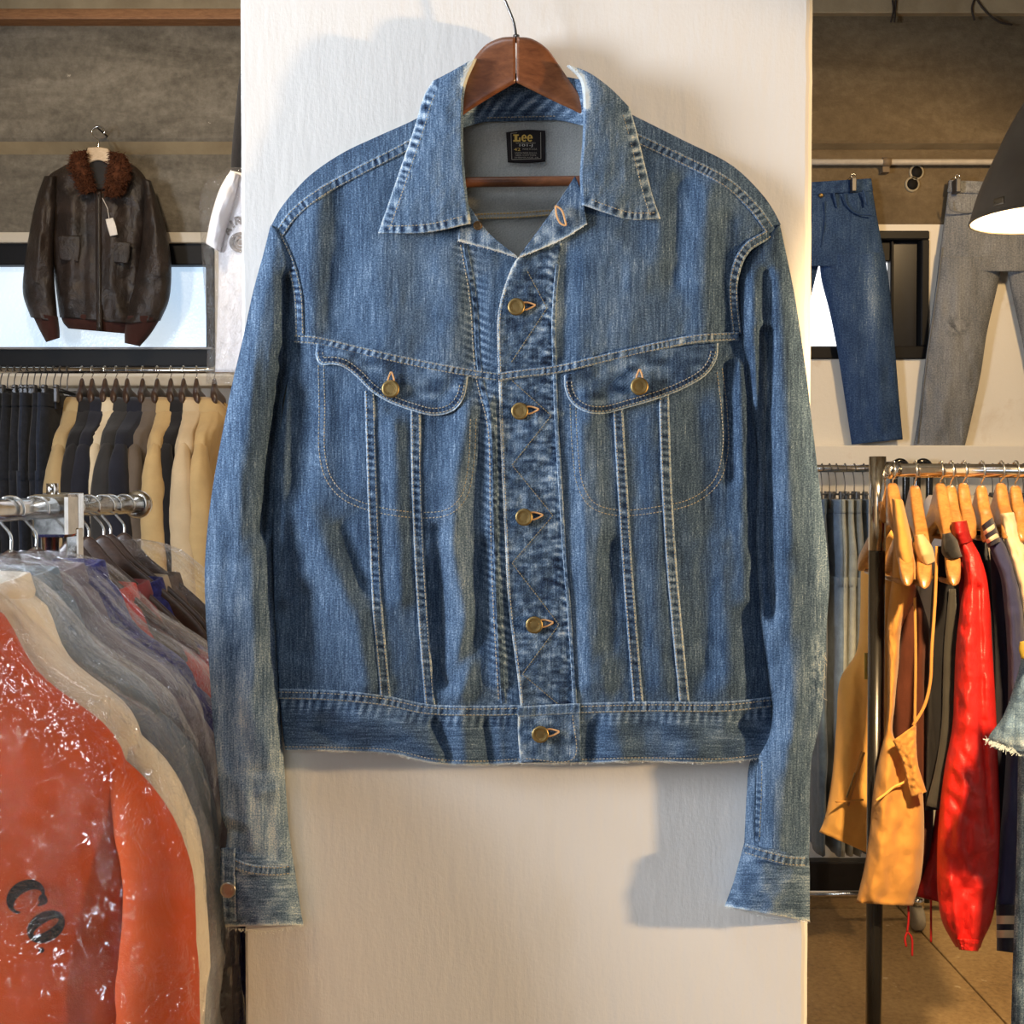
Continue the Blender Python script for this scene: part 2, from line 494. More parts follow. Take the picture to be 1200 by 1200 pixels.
# ledges along the wall (behind the rails)
band('trim_9', 441, 452, WD - .10, .12, LEDGE, XL, SPLIT)
band('trim_10', 522, 546, WD - .08, .10, WALLW, SPLIT, XR)
for nm, z0, z1, a, b in (('baseboard_back', .0, .11, XL, XR),):
    o = box(nm, a, b, WD - .05, WD, z0, z1, DARKB, None, .006); o['kind'] = 'structure'

# windows
def lit_glass(key, ca, cb, strength):
    m, nt, bs = newmat(key)
    mp = coords(nt); n1 = noise(nt, mp, 1.1, 2, .5)
    r = ramp(nt, [(.40, ca), (.60, cb)]); nt.links.new(n1.outputs[0], r.inputs[0])
    nt.links.new(r.outputs[0], bs.inputs['Emission Color']); bs.inputs['Emission Strength'].default_value = strength
    bs.inputs['Base Color'].default_value = (.5, .55, .6, 1); bs.inputs['Roughness'].default_value = .3
    n2 = N(nt, 'ShaderNodeTexVoronoi'); n2.inputs['Scale'].default_value = 90; nt.links.new(mp.outputs[0], n2.inputs['Vector'])
    bump(nt, bs, n2.outputs[0], .4, .003)
    return m
GL1 = lit_glass('frosted_glass_daylight', (.55, .76, 1.0), (.86, .95, 1.0), .88)
GL2 = lit_glass('bright_glass_daylight', (.86, .96, 1.0), (1, 1, 1), 2.2)
def window(name, px0, px1, y0, y1, bars):
    r = empty(name, W((px0 + px1) / 2, y1, WD), kind='structure')
    return r
w1 = window('window_1', 0, 253, 284, 431, None)
zt, zb = WZ(283, WD), WZ(431, WD)
def fr(x0, x1, ya, yb, par, d0=WD - .01, th=.06, mat=BLACKF, nm='window_frame'):
    return box(nm, x0, x1, d0, d0 + th, WZ(yb, WD), WZ(ya, WD), mat, par, .004)
fr(XL, wl1, 283, 311, w1); fr(XL, wl1, 408, 431, w1, WD - .03, .08)
fr(wl1 - .03, wl1, 311, 408, w1)
for k in range(3):
    a = wl1 - .03 - 0.86 * k
    fr(a - .86 - (.0 if k else .0), a - .86 + .03, 311, 408, w1)
    box('glass_pane', a - .83, a, WD + .03, WD + .036, WZ(408, WD) - .005, WZ(311, WD) + .005, GL1, w1)
# thin aluminium sill line
box('window_sill', XL, wl1, WD - .045, WD - .02, WZ(411, WD), WZ(408.5, WD), plain('dull_aluminium', (.22, .22, .22), .4), w1)
w2 = window('window_2', 905, 1086, 271, 421, None)
fr(wr0, wr1, 271, 281, w2); fr(wr0, wr1, 406, 421, w2); fr(wr0, wr0 + .04, 281, 406, w2); fr(WX(1077, WD), wr1, 281, 406, w2)
fr(wr0, WX(1046, WD), 281, 305, w2, WD + .02, .04)
box('sash_panel', WX(1045, WD), WX(1077, WD), WD + .03, WD + .06, WZ(406, WD), WZ(281, WD), plain('black_sash', (.010, .010, .012), .25, .5), w2, .003)
fr(WX(1043, WD), WX(1047, WD), 281, 406, w2, WD + .01, .05, BLACKF, 'sash_rail')
box('glass_pane', wr0 + .04, WX(1045, WD), WD + .045, WD + .051, WZ(406, WD), WZ(305, WD), GL2, w2)

# conduit pipe and junction holes on the right concrete
cm = plain('grey_conduit', (.40, .36, .30), .45)
r = empty('conduit_pipe', W(1075, 190, WD - .03), 'thin grey conduit pipe running along the warm-lit concrete lintel', 'pipe')
zc = WZ(190, WD - .03)
tube('pipe', [[SPLIT + .3, WD - .03, zc], [XR - .1, WD - .03, zc]], .011, cm, r, 10)
for px in (1036,):
    x = WX(px, WD - .03); tube('clamp', [[x - .014, WD - .03, zc], [x + .014, WD - .03, zc]], .016, plain('rusty_clamp', (.15, .11, .07), .7), r, 10)
    box('clamp_tab', x - .012, x + .012, WD - .03, WD, zc - .035, zc - .012, MATS['rusty_clamp'], r)
r = empty('junction_plate', W(1072, 209, WD), 'small oval plate with two dark holes on the warm-lit concrete', 'wall plate')
pm = plain('pale_plate', (.30, .26, .18), .6); hm = plain('hole_dark', (.006, .005, .004), .9)
for (cx, cy) in ((1074, 202), (1069, 216)):
    c = W(cx, cy, WD - .004); ph = np.linspace(0, 2 * np.pi, 20, endpoint=False)
    def disc(rad, y): return np.stack([c[0] + rad * np.cos(ph) * .95, np.full(20, y), c[2] + rad * np.sin(ph)], -1)
    loft('plate_ring', [disc(.027, WD), disc(.027, WD - .008), disc(.021, WD - .008)], pm, r, (False, False))
    loft('hole', [disc(.0215, WD - .004), disc(.010, WD - .003)], hm, r)

# floor, ceiling, side walls
def floor_mat():
    m, nt, bs = newmat('worn_brown_floor')
    mp = coords(nt); a = noise(nt, mp, 1.3, 6, .6, .5); b = noise(nt, mp, 60, 5, .7); s = noise(nt, mp, 22, 3, .5)
    t = mth(nt, 'ADD', mth(nt, 'MULTIPLY', a.outputs[0], .5), mth(nt, 'MULTIPLY', b.outputs[0], .5))
    r = ramp(nt, [(.36, (.17, .105, .045)), (.5, (.32, .21, .10)), (.64, (.44, .31, .155))]); nt.links.new(t, r.inputs[0])
    ch = ramp(nt, [(.69, (0, 0, 0)), (.73, (1, 1, 1))]); nt.links.new(s.outputs[0], ch.inputs[0])
    mx = N(nt, 'ShaderNodeMix', data_type='RGBA'); mx.inputs['B'].default_value = (.5, .40, .26, 1)
    nt.links.new(ch.outputs[0], mx.inputs['Factor']); nt.links.new(r.outputs[0], mx.inputs['A'])
    nt.links.new(mx.outputs['Result'], bs.inputs['Base Color'])
    rr = ramp(nt, [(.3, (.35,) * 3), (.7, (.7,) * 3)]); nt.links.new(a.outputs[0], rr.inputs[0]); nt.links.new(rr.outputs[0], bs.inputs['Roughness'])
    bump(nt, bs, b.outputs[0], .35, .004)
    return m
FLM = floor_mat()
fl = empty('floor', (0, 2, 0), kind='structure')
gap = .006
box('floor_bed', XL, XR, -2.5, WD + .3, -.10, -.018, plain('floor_joint', (.035, .024, .014), .9), fl)
xs = [XL, -2.1, -1.0, WX(955, 3), 1.02, 2.05, XR]
xs = [XL, -2.26, -1.36, -.46, .44, 1.34, 2.24, XR]
ys = [-2.5, -1.6, -.7, .2, 1.1, 2.0, 2.9, 3.8, WD + .25]
for i in range(len(xs) - 1):
    for j in range(len(ys) - 1):
        box('floor_slab', xs[i] + gap / 2, xs[i + 1] - gap / 2, ys[j] + gap / 2, ys[j + 1] - gap / 2, -.018, 0, FLM, fl, .002)
o = box('ceiling', XL, XR, -2.5, WD + .3, WZ(-30, BM), WZ(-30, BM) + .2, TANP); o['kind'] = 'structure'
o = box('wall_left', XL - .2, XL, 1.2, WD + .3, 0, WZ(-30, BM), WALLW); o['kind'] = 'structure'
o = box('wall_right', XR, XR + .2, -2.5, WD + .3, 0, WZ(-30, BM), WALLW); o['kind'] = 'structure'

# the painted pillar that carries the jacket
DW = 1.36
def pillar():
    xl, xr = WX(284, DW), WX(951, DW)
    z0, z1 = 0.0, WZ(-30, BM)
    ch = .010; dep = .24
    prof = [[xl + .004, DW], [xr - ch, DW], [xr - ch * .55, DW + .0015], [xr, DW + .008], [xr, DW + dep], [xl, DW + dep], [xl, DW + .004]]
    zs = np.linspace(z0, z1, 140)
    R = []
    for i, z in enumerate(zs):
        p = np.array(prof)
        j = (vnoise(z * 60, 3, 5) - .5) * .0022
        p[1, 0] += j; p[2, 0] += j * .8; p[3, 0] += j * .3
        j2 = (vnoise(z * 50, 9, 6) - .5) * .002
        p[0, 0] += j2; p[6, 1] += abs(j2)
        R.append(np.column_stack([p, np.full(len(p), z)]))
    o = loft('wall_pillar', R, PLAST, None, smooth=False)
    o['kind'] = 'structure'
    return o
pillar()
# ================================================================== the denim jacket
DEN = denim('worn_blue_denim', [(.0, (.007, .011, .024)), (.20, (.020, .036, .072)), (.40, (.054, .091, .150)), (.58, (.126, .192, .285)), (.78, (.31, .40, .50)), (1.0, (.64, .66, .62))])
DENI = denim('denim_wrong_side', [(.0, (.20, .21, .20)), (.3, (.38, .39, .37)), (.6, (.52, .52, .49)), (1.0, (.70, .68, .62))], .15)
THREAD = plain('faded_tan_thread', (.40, .36, .27), .8, .2)
THREADP = plain('golden_thread', (.60, .42, .18), .8, .2)
HOLE = plain('orange_buttonhole_thread', (.72, .42, .20), .8, .2)
BRASS = metal('aged_brass', (.36, .25, .10), .46)
STEEL = metal('dull_steel_button', (.50, .46, .38), .35)
FRAY = plain('frayed_cotton', (.72, .70, .62), .9, .1)

def J(X, Y, h):
    return W(X, Y, DW - np.asarray(h))
def mm(v): return np.asarray(v) * .001
_bl = np.array([(120, 520), (140, 490), (160, 442), (180, 402), (205, 365), (225, 345), (245, 328), (265, 319), (300, 328), (340, 338), (400, 343), (450, 337), (500, 328), (560, 321), (640, 319), (720, 321), (800, 326), (890, 334)], float)
_br = np.array([(120, 715), (137, 745), (165, 800), (195, 860), (225, 890), (245, 905), (265, 913), (300, 906), (340, 893), (400, 884), (460, 886), (560, 889), (640, 891), (720, 897), (820, 905), (890, 909)], float)
def bodyL(y): return np.interp(y, _bl[:, 0], _bl[:, 1])
def bodyR(y): return np.interp(y, _br[:, 0], _br[:, 1])
# soft folds pressed into the body: (polyline, height mm, half width px)
FOLDS = [
    ([(372, 235), (364, 300), (362, 385)], 7, 13), ([(398, 225), (402, 300), (396, 380)], -6, 15), ([(455, 215), (450, 320), (455, 395)], 5, 26),
    ([(420, 300), (425, 390)], -2.5, 16), ([(520, 290), (528, 360), (520, 420)], 4.5, 16), ([(555, 330), (560, 420)], -4, 9),
    ([(335, 440), (330, 560), (330, 700)], 4, 10), ([(356, 470), (350, 600), (354, 760)], -4, 18), ([(360, 600), (385, 660), (415, 720), (430, 800)], 7, 18),
    ([(365, 700), (370, 800)], -6, 20), ([(405, 620), (425, 680)], -3, 12), ([(400, 450), (405, 560)], -3, 18),
    ([(462, 500), (470, 700)], 4, 12), ([(515, 620), (520, 800)], -5, 9), ([(548, 480), (535, 560), (528, 640), (545, 720), (540, 810)], 6, 16),
    ([(530, 800), (560, 740), (568, 640)], -4, 10), ([(575, 470), (578, 640), (585, 800)], 3.5, 7), ([(420, 845), (470, 855), (515, 885)], 5, 16), ([(385, 850), (430, 875)], -5, 16), ([(540, 845), (545, 890)], 4, 12), ([(515, 850), (525, 885)], -4, 9), ([(570, 850), (575, 890)], -4, 9),
    ([(700, 290), (690, 360), (680, 420)], 4, 22), ([(665, 300), (662, 420)], -4, 10), ([(740, 300), (735, 390)], 3, 20), ([(800, 215), (792, 260), (790, 330)], -5, 12), ([(830, 225), (822, 300), (826, 380)], 6, 14),
    ([(852, 260), (848, 330), (850, 390)], -5, 9), ([(770, 210), (775, 300)], 3.5, 14), ([(690, 470), (700, 620), (705, 800)], 4, 14), ([(715, 640), (712, 760)], -3, 10), ([(680, 500), (690, 800)], 3, 9),
    ([(765, 500), (775, 800)], 2.5, 16), ([(815, 480), (820, 560), (838, 640), (835, 780)], -4, 20), ([(845, 640), (850, 800)], 5, 18), ([(868, 430), (872, 560), (875, 700)], 5, 12), ([(855, 430), (858, 560)], -4, 8),
    ([(870, 850), (892, 860)], -4, 12), ([(720, 850), (730, 890)], 3.5, 18), ([(700, 850), (695, 885)], -3, 10), ([(800, 850), (815, 880)], 3.5, 22),
]
def _h0(X, Y):
    L, R = bodyL(Y), bodyR(Y)
    c, a = (L + R) / 2, (R - L) / 2
    n = np.clip(np.abs((X - c) / a), 0, 1)
    s = np.interp(Y, [120, 160, 260, 360, 520, 700, 830, 895], [.55, .62, .85, 1.0, 1.0, .95, .88, .84])
    return 12 + 38 * s * np.power(np.clip(1 - n ** 3.2, 0, 1), .55)
def body_h(X, Y):
    """height of the jacket front above the pillar, metres"""
    X = np.asarray(X, float); Y = np.asarray(Y, float)
    h = _h0(X, Y)
    for poly, a, wd in FOLDS:
        p = np.asarray(poly, float)
        if (X.max() < p[:, 0].min() - 3 * wd) or (X.min() > p[:, 0].max() + 3 * wd) or (Y.max() < p[:, 1].min() - 4 * wd) or (Y.min() > p[:, 1].max() + 4 * wd): continue
        d, s, _ = polydist(X, Y, p)
        k_ = 1.15 if p[:, 1].mean() < 400 else 2.1
        h = h + a * k_ * np.exp(-(d / (wd * (1.25 if k_ < 1.5 else 1.0))) ** 2)
    h = h + 3.0 * (vnoise(X / 30, Y / 55, 1) - .5) + 1.1 * (vnoise(X / 9, Y / 16, 2) - .5)
    return mm(h)

# ---- wear of the cloth (dye lost along seams and folds, roping): own colour, not light
def rope(X, Y, poly, wd, amp, lam=9.0, k=3, dark=.6, diag=.35):
    d, s, sd = polydist(X, Y, np.asarray(poly, float))
    ph = s / lam * 2 * np.pi + diag * d * sd + 5 * vnoise(s / 23, 1.5, k)
    pat = np.sin(ph) * (.55 + .9 * (vnoise(s / 14, 7.7, k + 1) - .35))
    band_ = np.exp(-(d / wd) ** 2.4)
    return band_ * (amp * np.clip(pat, 0, 1) - amp * dark * np.clip(-pat, 0, 1))
def edge(X, Y, poly, wd, amp):
    d, s, _ = polydist(X, Y, np.asarray(poly, float))
    return amp * np.exp(-(d / wd) ** 2) * (.6 + .8 * vnoise(s / 6, 3.3, 9))

CHEST_L = spl([(345, 397), (370, 399), (430, 413), (500, 428), (550, 437), (584, 442)], 60)
CHEST_R = spl([(584, 442), (610, 438), (652, 433), (700, 422), (760, 408), (815, 397), (842, 395), (866, 394)], 60)
PLK_L = spl([(607, 302), (594, 328), (584, 365), (583, 400), (585, 460), (587, 520), (591, 610), (596, 710), (606, 790), (610, 828)], 80)
PLK_R = spl([(662, 268), (654, 310), (649, 370), (650, 432), (652, 490), (656, 560), (661, 640), (668, 730), (674, 826)], 80)
PLK_A = spl([(545, 286), (556, 350), (563, 440), (577, 500), (580, 600), (583, 700), (590, 824)], 60)   # seam of the button stand, mostly under the overlap
SH_L = spl([(520, 146), (476, 172), (420, 201), (372, 228), (343, 252), (326, 276)], 60)
SH_R = spl([(700, 140), (750, 164), (800, 187), (850, 213), (884, 244), (904, 272)], 60)
ARM_L = spl([(325, 275), (340, 308), (349, 345), (351, 395)], 40)
ARM_R = spl([(901, 274), (874, 292), (861, 322), (860, 355), (864, 392)], 40)
WELT = [spl([(433, 458), (436, 560), (439, 640), (443, 720), (452, 818)], 60), spl([(487, 478), (488, 560), (492, 660), (497, 740), (504, 826)], 60),
        spl([(724, 478), (729, 560), (735, 660), (741, 740), (748, 824)], 60), spl([(778, 462), (781, 560), (787, 660), (794, 740), (802, 823)], 60)]
POCK_L = spl([(373, 428), (374, 480), (374, 530), (382, 562), (402, 585), (440, 600), (500, 607), (528, 602), (546, 584), (555, 545), (558, 486)], 120)
POCK_R = spl([(668, 474), (671, 530), (677, 570), (692, 594), (722, 604), (772, 600), (815, 589), (842, 566), (853, 530), (852, 480), (846, 430)], 120)
HEM_L = spl([(326, 808), (390, 810), (450, 816), (500, 826), (560, 828), (612, 827)], 60)
HEM_R = spl([(608, 828), (680, 825), (760, 823), (850, 823), (908, 817)], 60)
HEMB_L = spl([(334, 879), (400, 880), (460, 883), (505, 893), (560, 896), (612, 893)], 60)
HEMB_R = spl([(608, 894), (680, 894), (750, 892), (850, 893), (909, 885)], 60)

def body_wear(X, Y):
    wv = .10 * (vnoise(X / 45, Y / 120, 12) - .5) + .10
    for s_, wd, a, lam in ((CHEST_L, 16, .25, 11), (CHEST_R, 16, .25, 11), (SH_L, 10, .15, 9), (SH_R, 10, .15, 9), (WELT[0], 13, .15, 12), (WELT[1], 13, .18, 12), (WELT[2], 13, .18, 12), (WELT[3], 13, .15, 12),
                           (POCK_L, 7, .30, 10), (POCK_R, 7, .30, 10), (HEM_L, 14, .2, 12), (HEM_R, 14, .2, 12), (PLK_A, 15, .85, 9), (ARM_L, 8, .2, 9), (ARM_R, 8, .2, 9)):
        wv = wv + rope(X, Y, s_, wd, a * .8, lam)
    wv = wv + edge(X, Y, PLK_R, 12, .28) + edge(X, Y, [(582, 460), (588, 640), (592, 820)], 8, .1)
    # worn paler on the chest and at the fold crests
    wv = wv + .16 * np.exp(-(((X - 470) / 90) ** 2 + ((Y - 330) / 80) ** 2)) + .14 * np.exp(-(((X - 735) / 80) ** 2 + ((Y - 340) / 70) ** 2))
    wv = wv + .22 * np.exp(-(((X - 545) / 22) ** 2 + ((Y - 620) / 200) ** 2)) + .15 * np.exp(-(((X - 690) / 22) ** 2 + ((Y - 640) / 190) ** 2))
    wv = wv - .10 * np.exp(-(((X - 410) / 40) ** 2 + ((Y - 520) / 90) ** 2)) - .08 * np.exp(-(((X - 830) / 60) ** 2 + ((Y - 650) / 200) ** 2))
    return wv
def dattr(X, Y, wear, rot=None):
    G = np.stack([X * .001, Y * .001, np.zeros_like(X)], -1)
    if rot: G = np.stack([Y * .001, X * .001, np.zeros_like(X)], -1)
    return {'wear': wear, 'grain': G}

jk = empty('denim_jacket', J(612, 895, 0), 'faded blue denim trucker jacket hanging on the white pillar', 'jacket')

def panel(name, top, bottom, left, right, step=2.2, off=0.0, wear=None, thick=.0016, hfun=body_h, mat=None, edges=(), rot=None):
    nu = max(4, int(max(plen(top), plen(bottom)) / step)); nv = max(4, int(max(plen(left), plen(right)) / step))
    G = coons(top, bottom, left, right, nu, nv)
    X, Y = G[..., 0], G[..., 1]
    h = hfun(X, Y) + off
    wv = (wear or body_wear)(X, Y)
    for (p, wd, a) in edges: wv = wv + edge(X, Y, p, wd, a)
    return sheet(name, J(X, Y, h), thick, mat or DEN, jk, dattr(X, Y, wv, rot))
def seam_strip(name, poly, hw, off, thick=.0014, lam=7.5, amp=.8, base=.12, hfun=body_h, edgew=.3, parent=None, taper=None):
    """a felled seam: a band swept along poly (px) with turned edges"""
    L = plen(poly); n = int(L / 1.3); c = resample(poly, n)
    T = np.gradient(c, axis=0); T /= np.linalg.norm(T, axis=1)[:, None]
    Nn = np.stack([-T[:, 1], T[:, 0]], -1)
    t = np.array([-1, -.9, -.55, -.2, .2, .55, .9, 1.0])
    hwv = np.full(n, float(hw)) if taper is None else np.interp(np.linspace(0, 1, n), np.linspace(0, 1, len(taper)), taper)
    P = c[:, None] + Nn[:, None] * (t[None, :, None] * hwv[:, None, None])
    X, Y = P[..., 0], P[..., 1]
    s = np.linspace(0, L, n)[:, None]
    prof = np.array([-.9, .1, .5, .35, .35, .5, .1, -.9]) * .0011
    pk = np.sin(s / lam * 2 * np.pi + .9 * t[None] + 11 * vnoise(s / 26, 2.5 + 7 * (hw % 1) + float(poly[0][0]) * .013, 4)) * (.25 + 1.3 * vnoise(s / 11, 5.5 + float(poly[0][1]) * .017, 6)) + .5 * (vnoise(s / 3.2, t[None] * 1.5 + 3, 8) - .5)
    h = hfun(X, Y) + off + prof[None] + .00045 * pk * (1 - np.abs(t[None]))
    wv = base + amp * .50 * pk * (.35 + vnoise(s / 12, 9.1, 5)) * (1 - .75 * np.abs(t[None]) ** 3) + (edgew + .12) * (np.abs(t[None]) > .8)
    return sheet(name, J(X, Y, h), thick, DEN, parent or jk, dattr(X, Y, wv))

STITCH = []; STITCHP = []
def stitch(poly, off, hfun=body_h, ln=2.6, gap=1.5, wd=.55, pale=False, shift=0.0, hgt=.0005):
    c0 = np.asarray(poly, float)
    if shift:
        T = np.gradient(c0, axis=0); T /= np.linalg.norm(T, axis=1)[:, None] + 1e-9
        c0 = c0 + shift * np.stack([-T[:, 1], T[:, 0]], -1)
    L = plen(c0); k = max(1, int(L / (ln + gap)))
    s = np.r_[0, np.cumsum(np.linalg.norm(np.diff(c0, axis=0), axis=1))]
    a = np.arange(k) * (ln + gap); b = a + ln
    A = np.stack([np.interp(a, s, c0[:, i]) for i in (0, 1)], -1); B = np.stack([np.interp(b, s, c0[:, i]) for i in (0, 1)], -1)
    D = B - A; D /= np.linalg.norm(D, axis=1)[:, None] + 1e-9
    Nn = np.stack([-D[:, 1], D[:, 0]], -1) * wd
    hA = hfun(A[:, 0], A[:, 1]) + off; hB = hfun(B[:, 0], B[:, 1]) + off
    q = [(A + Nn, hA), (A - Nn, hA), (B - Nn, hB), (B + Nn, hB), (A + D * .5, hA + hgt), (B - D * .5, hB + hgt)]
    V = np.stack([J(p[:, 0], p[:, 1], h) for p, h in q], 1).reshape(-1, 3)
    o = (np.arange(k) * 6)[:, None]
    f4 = np.concatenate([o + np.array([[0, 4, 5, 3]]), o + np.array([[1, 2, 5, 4]])])
    f3 = np.concatenate([o + np.array([[0, 1, 4]]), o + np.array([[2, 3, 5]])])
    (STITCHP if pale else STITCH).append((V, [f4, f3]))

# ---- back of the jacket and inside of the neck
def back_h(X, Y): return mm(7 + 2 * (vnoise(X / 40, Y / 60, 3) - .5)) + 0 * X
ys = np.r_[np.linspace(128, 265, 60), np.linspace(267, 870, 150)]
u = np.linspace(0, 1, 120)
Yb = np.repeat(ys[:, None], 120, 1); Lb, Rb = bodyL(ys)[:, None], bodyR(ys)[:, None]
Xb = Lb + (Rb - Lb) * u[None]
wv = .1 + .5 * rope(Xb, Yb, [(545, 254), (680, 250)], 5, .7, 8) + .1 * (vnoise(Xb / 30, Yb / 30, 14) - .5)
sheet('back_panel', J(Xb, Yb, back_h(Xb, Yb)), .0016, DENI, jk, dattr(Xb, Yb, wv))
# inner back seam with golden thread
def strip_plain(name, poly, hw, hgt, mat, parent, n=60, thick=.001):
    c = resample(poly, n); T = np.gradient(c, axis=0); T /= np.linalg.norm(T, axis=1)[:, None]
    Nn = np.stack([-T[:, 1], T[:, 0]], -1); t = np.array([-1, -.6, 0, .6, 1.])
    P = c[:, None] + Nn[:, None] * t[None, :, None] * hw
    hh = hgt + np.array([-.0006, .0002, .0005, .0002, -.0006])[None] + 0 * P[..., 0]
    return sheet(name, J(P[..., 0], P[..., 1], hh), thick, mat, parent, dattr(P[..., 0], P[..., 1], .25 + .5 * (vnoise(P[..., 0] / 5, P[..., 1] / 3, 7) - .5)))
strip_plain('inner_yoke_seam', [(548, 254), (610, 252), (672, 247)], 4.5, .0105, DENI, jk)
for dy in (-2.5, 2.5):
    stitch([(548, 254 + dy), (610, 252 + dy), (672, 247 + dy)], .0120, lambda x, y: 0 * x, 2.8, 1.0, .9, True)
# collar stand seen inside the neck
def stand_h(X, Y): return mm(11 + 5 * np.clip((142 - Y) / 40, 0, 1) ** 1.5 + 26 * np.clip(np.abs((X - 611) / 74), 0, 1) ** 3.0)
G = coons([(537, 92), (570, 88), (611, 86), (650, 88), (685, 94)], [(534, 152), (570, 142), (611, 140), (650, 140), (688, 148)], [(537, 92), (534, 152)], [(685, 94), (688, 148)], 90, 40)
X, Y = G[..., 0], G[..., 1]
wv = .15 + rope(X, Y, [(536, 128), (611, 122), (686, 126)], 14, .7, 17, 8)
sheet('collar_stand', J(X, Y, stand_h(X, Y)), .002, DEN, jk, dattr(X, Y, wv, 1))
strip_plain('neck_seam', [(536, 146), (570, 141), (611, 140), (650, 139), (686, 144)], 1.6, .0135, DEN, jk)
stitch([(538, 143), (570, 138), (611, 137), (650, 136), (684, 141)], .0150, lambda x, y: 0 * x)

# ---- shoulder rolls between the seam and the silhouette (back yoke coming over the hanger)
def roll_h(side):
    sil = np.array(_bl if side < 0 else _br)[:, ::-1]
    seam = SH_L if side < 0 else SH_R
    def f(X, Y):
        d1, _, _ = polydist(X, Y, sil[:8] if side < 0 else sil[:7]); d2, _, _ = polydist(X, Y, seam)
        t = d1 / (d1 + d2 + 1e-6)
        return mm(12) + (body_h(X, Y) - mm(12)) * np.sqrt(np.clip(1 - (1 - t) ** 2, 0, 1))
    return f
SIL_L = [(497, 134), (480, 143), (442, 160), (402, 179), (365, 204), (345, 224), (329, 244), (318, 264)]
SIL_R = [(738, 133), (756, 142), (800, 164), (858, 194), (890, 224), (905, 244), (915, 263)]
panel('back_yoke', SIL_L, SH_L, [(497, 134), (520, 146)], [(318, 264), (326, 276)], 2.0, 0, hfun=roll_h(-1))
panel('back_yoke', SIL_R, SH_R, [(738, 133), (700, 140)], [(915, 263), (904, 272)], 2.0, 0, hfun=roll_h(1))

# ---- front panels
NECK_A = [(520, 146), (538, 205), (546, 245), (552, 272), (580, 289), (607, 303), (606, 350), (605, 443)]
NECK_B = [(700, 140), (688, 200), (684, 244), (676, 268), (640, 287), (607, 302), (594, 328), (584, 365), (583, 400), (585, 442)]
panel('front_yoke', SH_L[::-1], np.vstack([CHEST_L, [(605, 443)]]), ARM_L, NECK_A[::1], 2.0)
panel('front_yoke', SH_R, CHEST_R, NECK_B, ARM_R, 2.0, .0022, edges=((PLK_L, 2.2, 1.0),))
def sideL(y0, y1): return [(float(bodyL(y)), y) for y in np.linspace(y0, y1, 12)]
def sideR(y0, y1): return [(float(bodyR(y)), y) for y in np.linspace(y0, y1, 12)]
panel('front_panel', np.vstack([[(343, 398)], CHEST_L, [(605, 443)]]), np.vstack([HEM_L, [(622, 827)]]), sideL(398, 808), [(605, 443), (607, 600), (613, 720), (622, 827)], 2.1)
panel('front_panel', np.vstack([CHEST_R, [(884, 392)]]), HEM_R, PLK_L[PLK_L[:, 1] > 441], sideR(392, 817), 2.1, .0022, edges=((PLK_L, 2.2, 1.0),))
# button placket (lies on the overlapping front)
def placket_wear(X, Y):
    dR_, sR_, _ = polydist(X, Y, PLK_R); lad = np.exp(-(dR_ / 20) ** 2)
    wv = .10 + .75 * (vnoise(X / 5.5, Y / 4.5, 20) - .5) + (.45 + .9 * lad) * (vnoise(X / 13, Y / 3.2, 21) - .5)
    wv = wv + rope(X, Y, PLK_R, 11, .55, 10, 22) + edge(X, Y, PLK_L, 2.4, 1.1)
    return wv
def placket_h(X, Y):
    return body_h(X, Y) + mm(.9 * (vnoise(X / 6, Y / 4.2, 23) - .5) + .5 * (vnoise(X / 18, Y / 3, 24) - .5))
panel('button_placket', [(607, 302), (640, 284), (662, 268)], [(610, 828), (674, 826)], PLK_L, PLK_R, 1.8, .0036, placket_wear, .0024, placket_h)
seam_strip('placket_seam', PLK_R[6:], 2.4, .0045, amp=.5, base=.35, lam=11)
for dx in (2.8,):
    stitch(PLK_L[6:], .0042, placket_h, shift=-2.6)
# zigzag stitching down the placket
ZIG = []
zz = [(618, 318), (641, 361), (597, 428)], [(600, 446), (646, 487), (600, 545), (648, 604), (600, 660), (655, 732), (612, 790), (655, 826)]
for z in zz:
    z = np.vstack([resample(np.array(z[i:i + 2], float), 16) for i in range(len(z) - 1)])
    ZIG.append(z)
_keep = STITCH; STITCH = []
for z in ZIG: stitch(z, .0042, placket_h, 2.6, 1.1, .5)
ZSTITCH = STITCH; STITCH = _keep
# underlap stand seam on the left front
seam_strip('button_stand_seam', PLK_A, 3.0, .0006, amp=.8, base=.05, lam=12)
stitch(PLK_A, .0022, shift=5.5); 

# ---- seams over the body
seam_strip('chest_seam', CHEST_L, 5.0, .0016, amp=.85, base=.22)
seam_strip('chest_seam', CHEST_R, 5.0, .0052, amp=.85, base=.22)
for s_, o_ in ((CHEST_L, .0027), (CHEST_R, .0063)):
    stitch(s_, o_, shift=3.3); stitch(s_, o_, shift=-3.3)
seam_strip('shoulder_seam', SH_L, 6.0, .0012, amp=.85, base=.10, lam=8.5)
seam_strip('shoulder_seam', SH_R, 6.0, .0034, amp=.85, base=.10, lam=8.5)
for s_, o_ in ((SH_L, .0023), (SH_R, .0045)):
    stitch(s_, o_, shift=4.2); stitch(s_, o_, shift=-4.2)
seam_strip('armhole_seam', ARM_L, 5.5, .0020, amp=.8, base=.05, lam=8)
seam_strip('armhole_seam', ARM_R, 5.5, .0045, amp=.8, base=.15, lam=8)
for s_, o_ in ((ARM_L, .0031), (ARM_R, .0056)):
    stitch(s_, o_, shift=3.6); stitch(s_, o_, shift=-3.6)
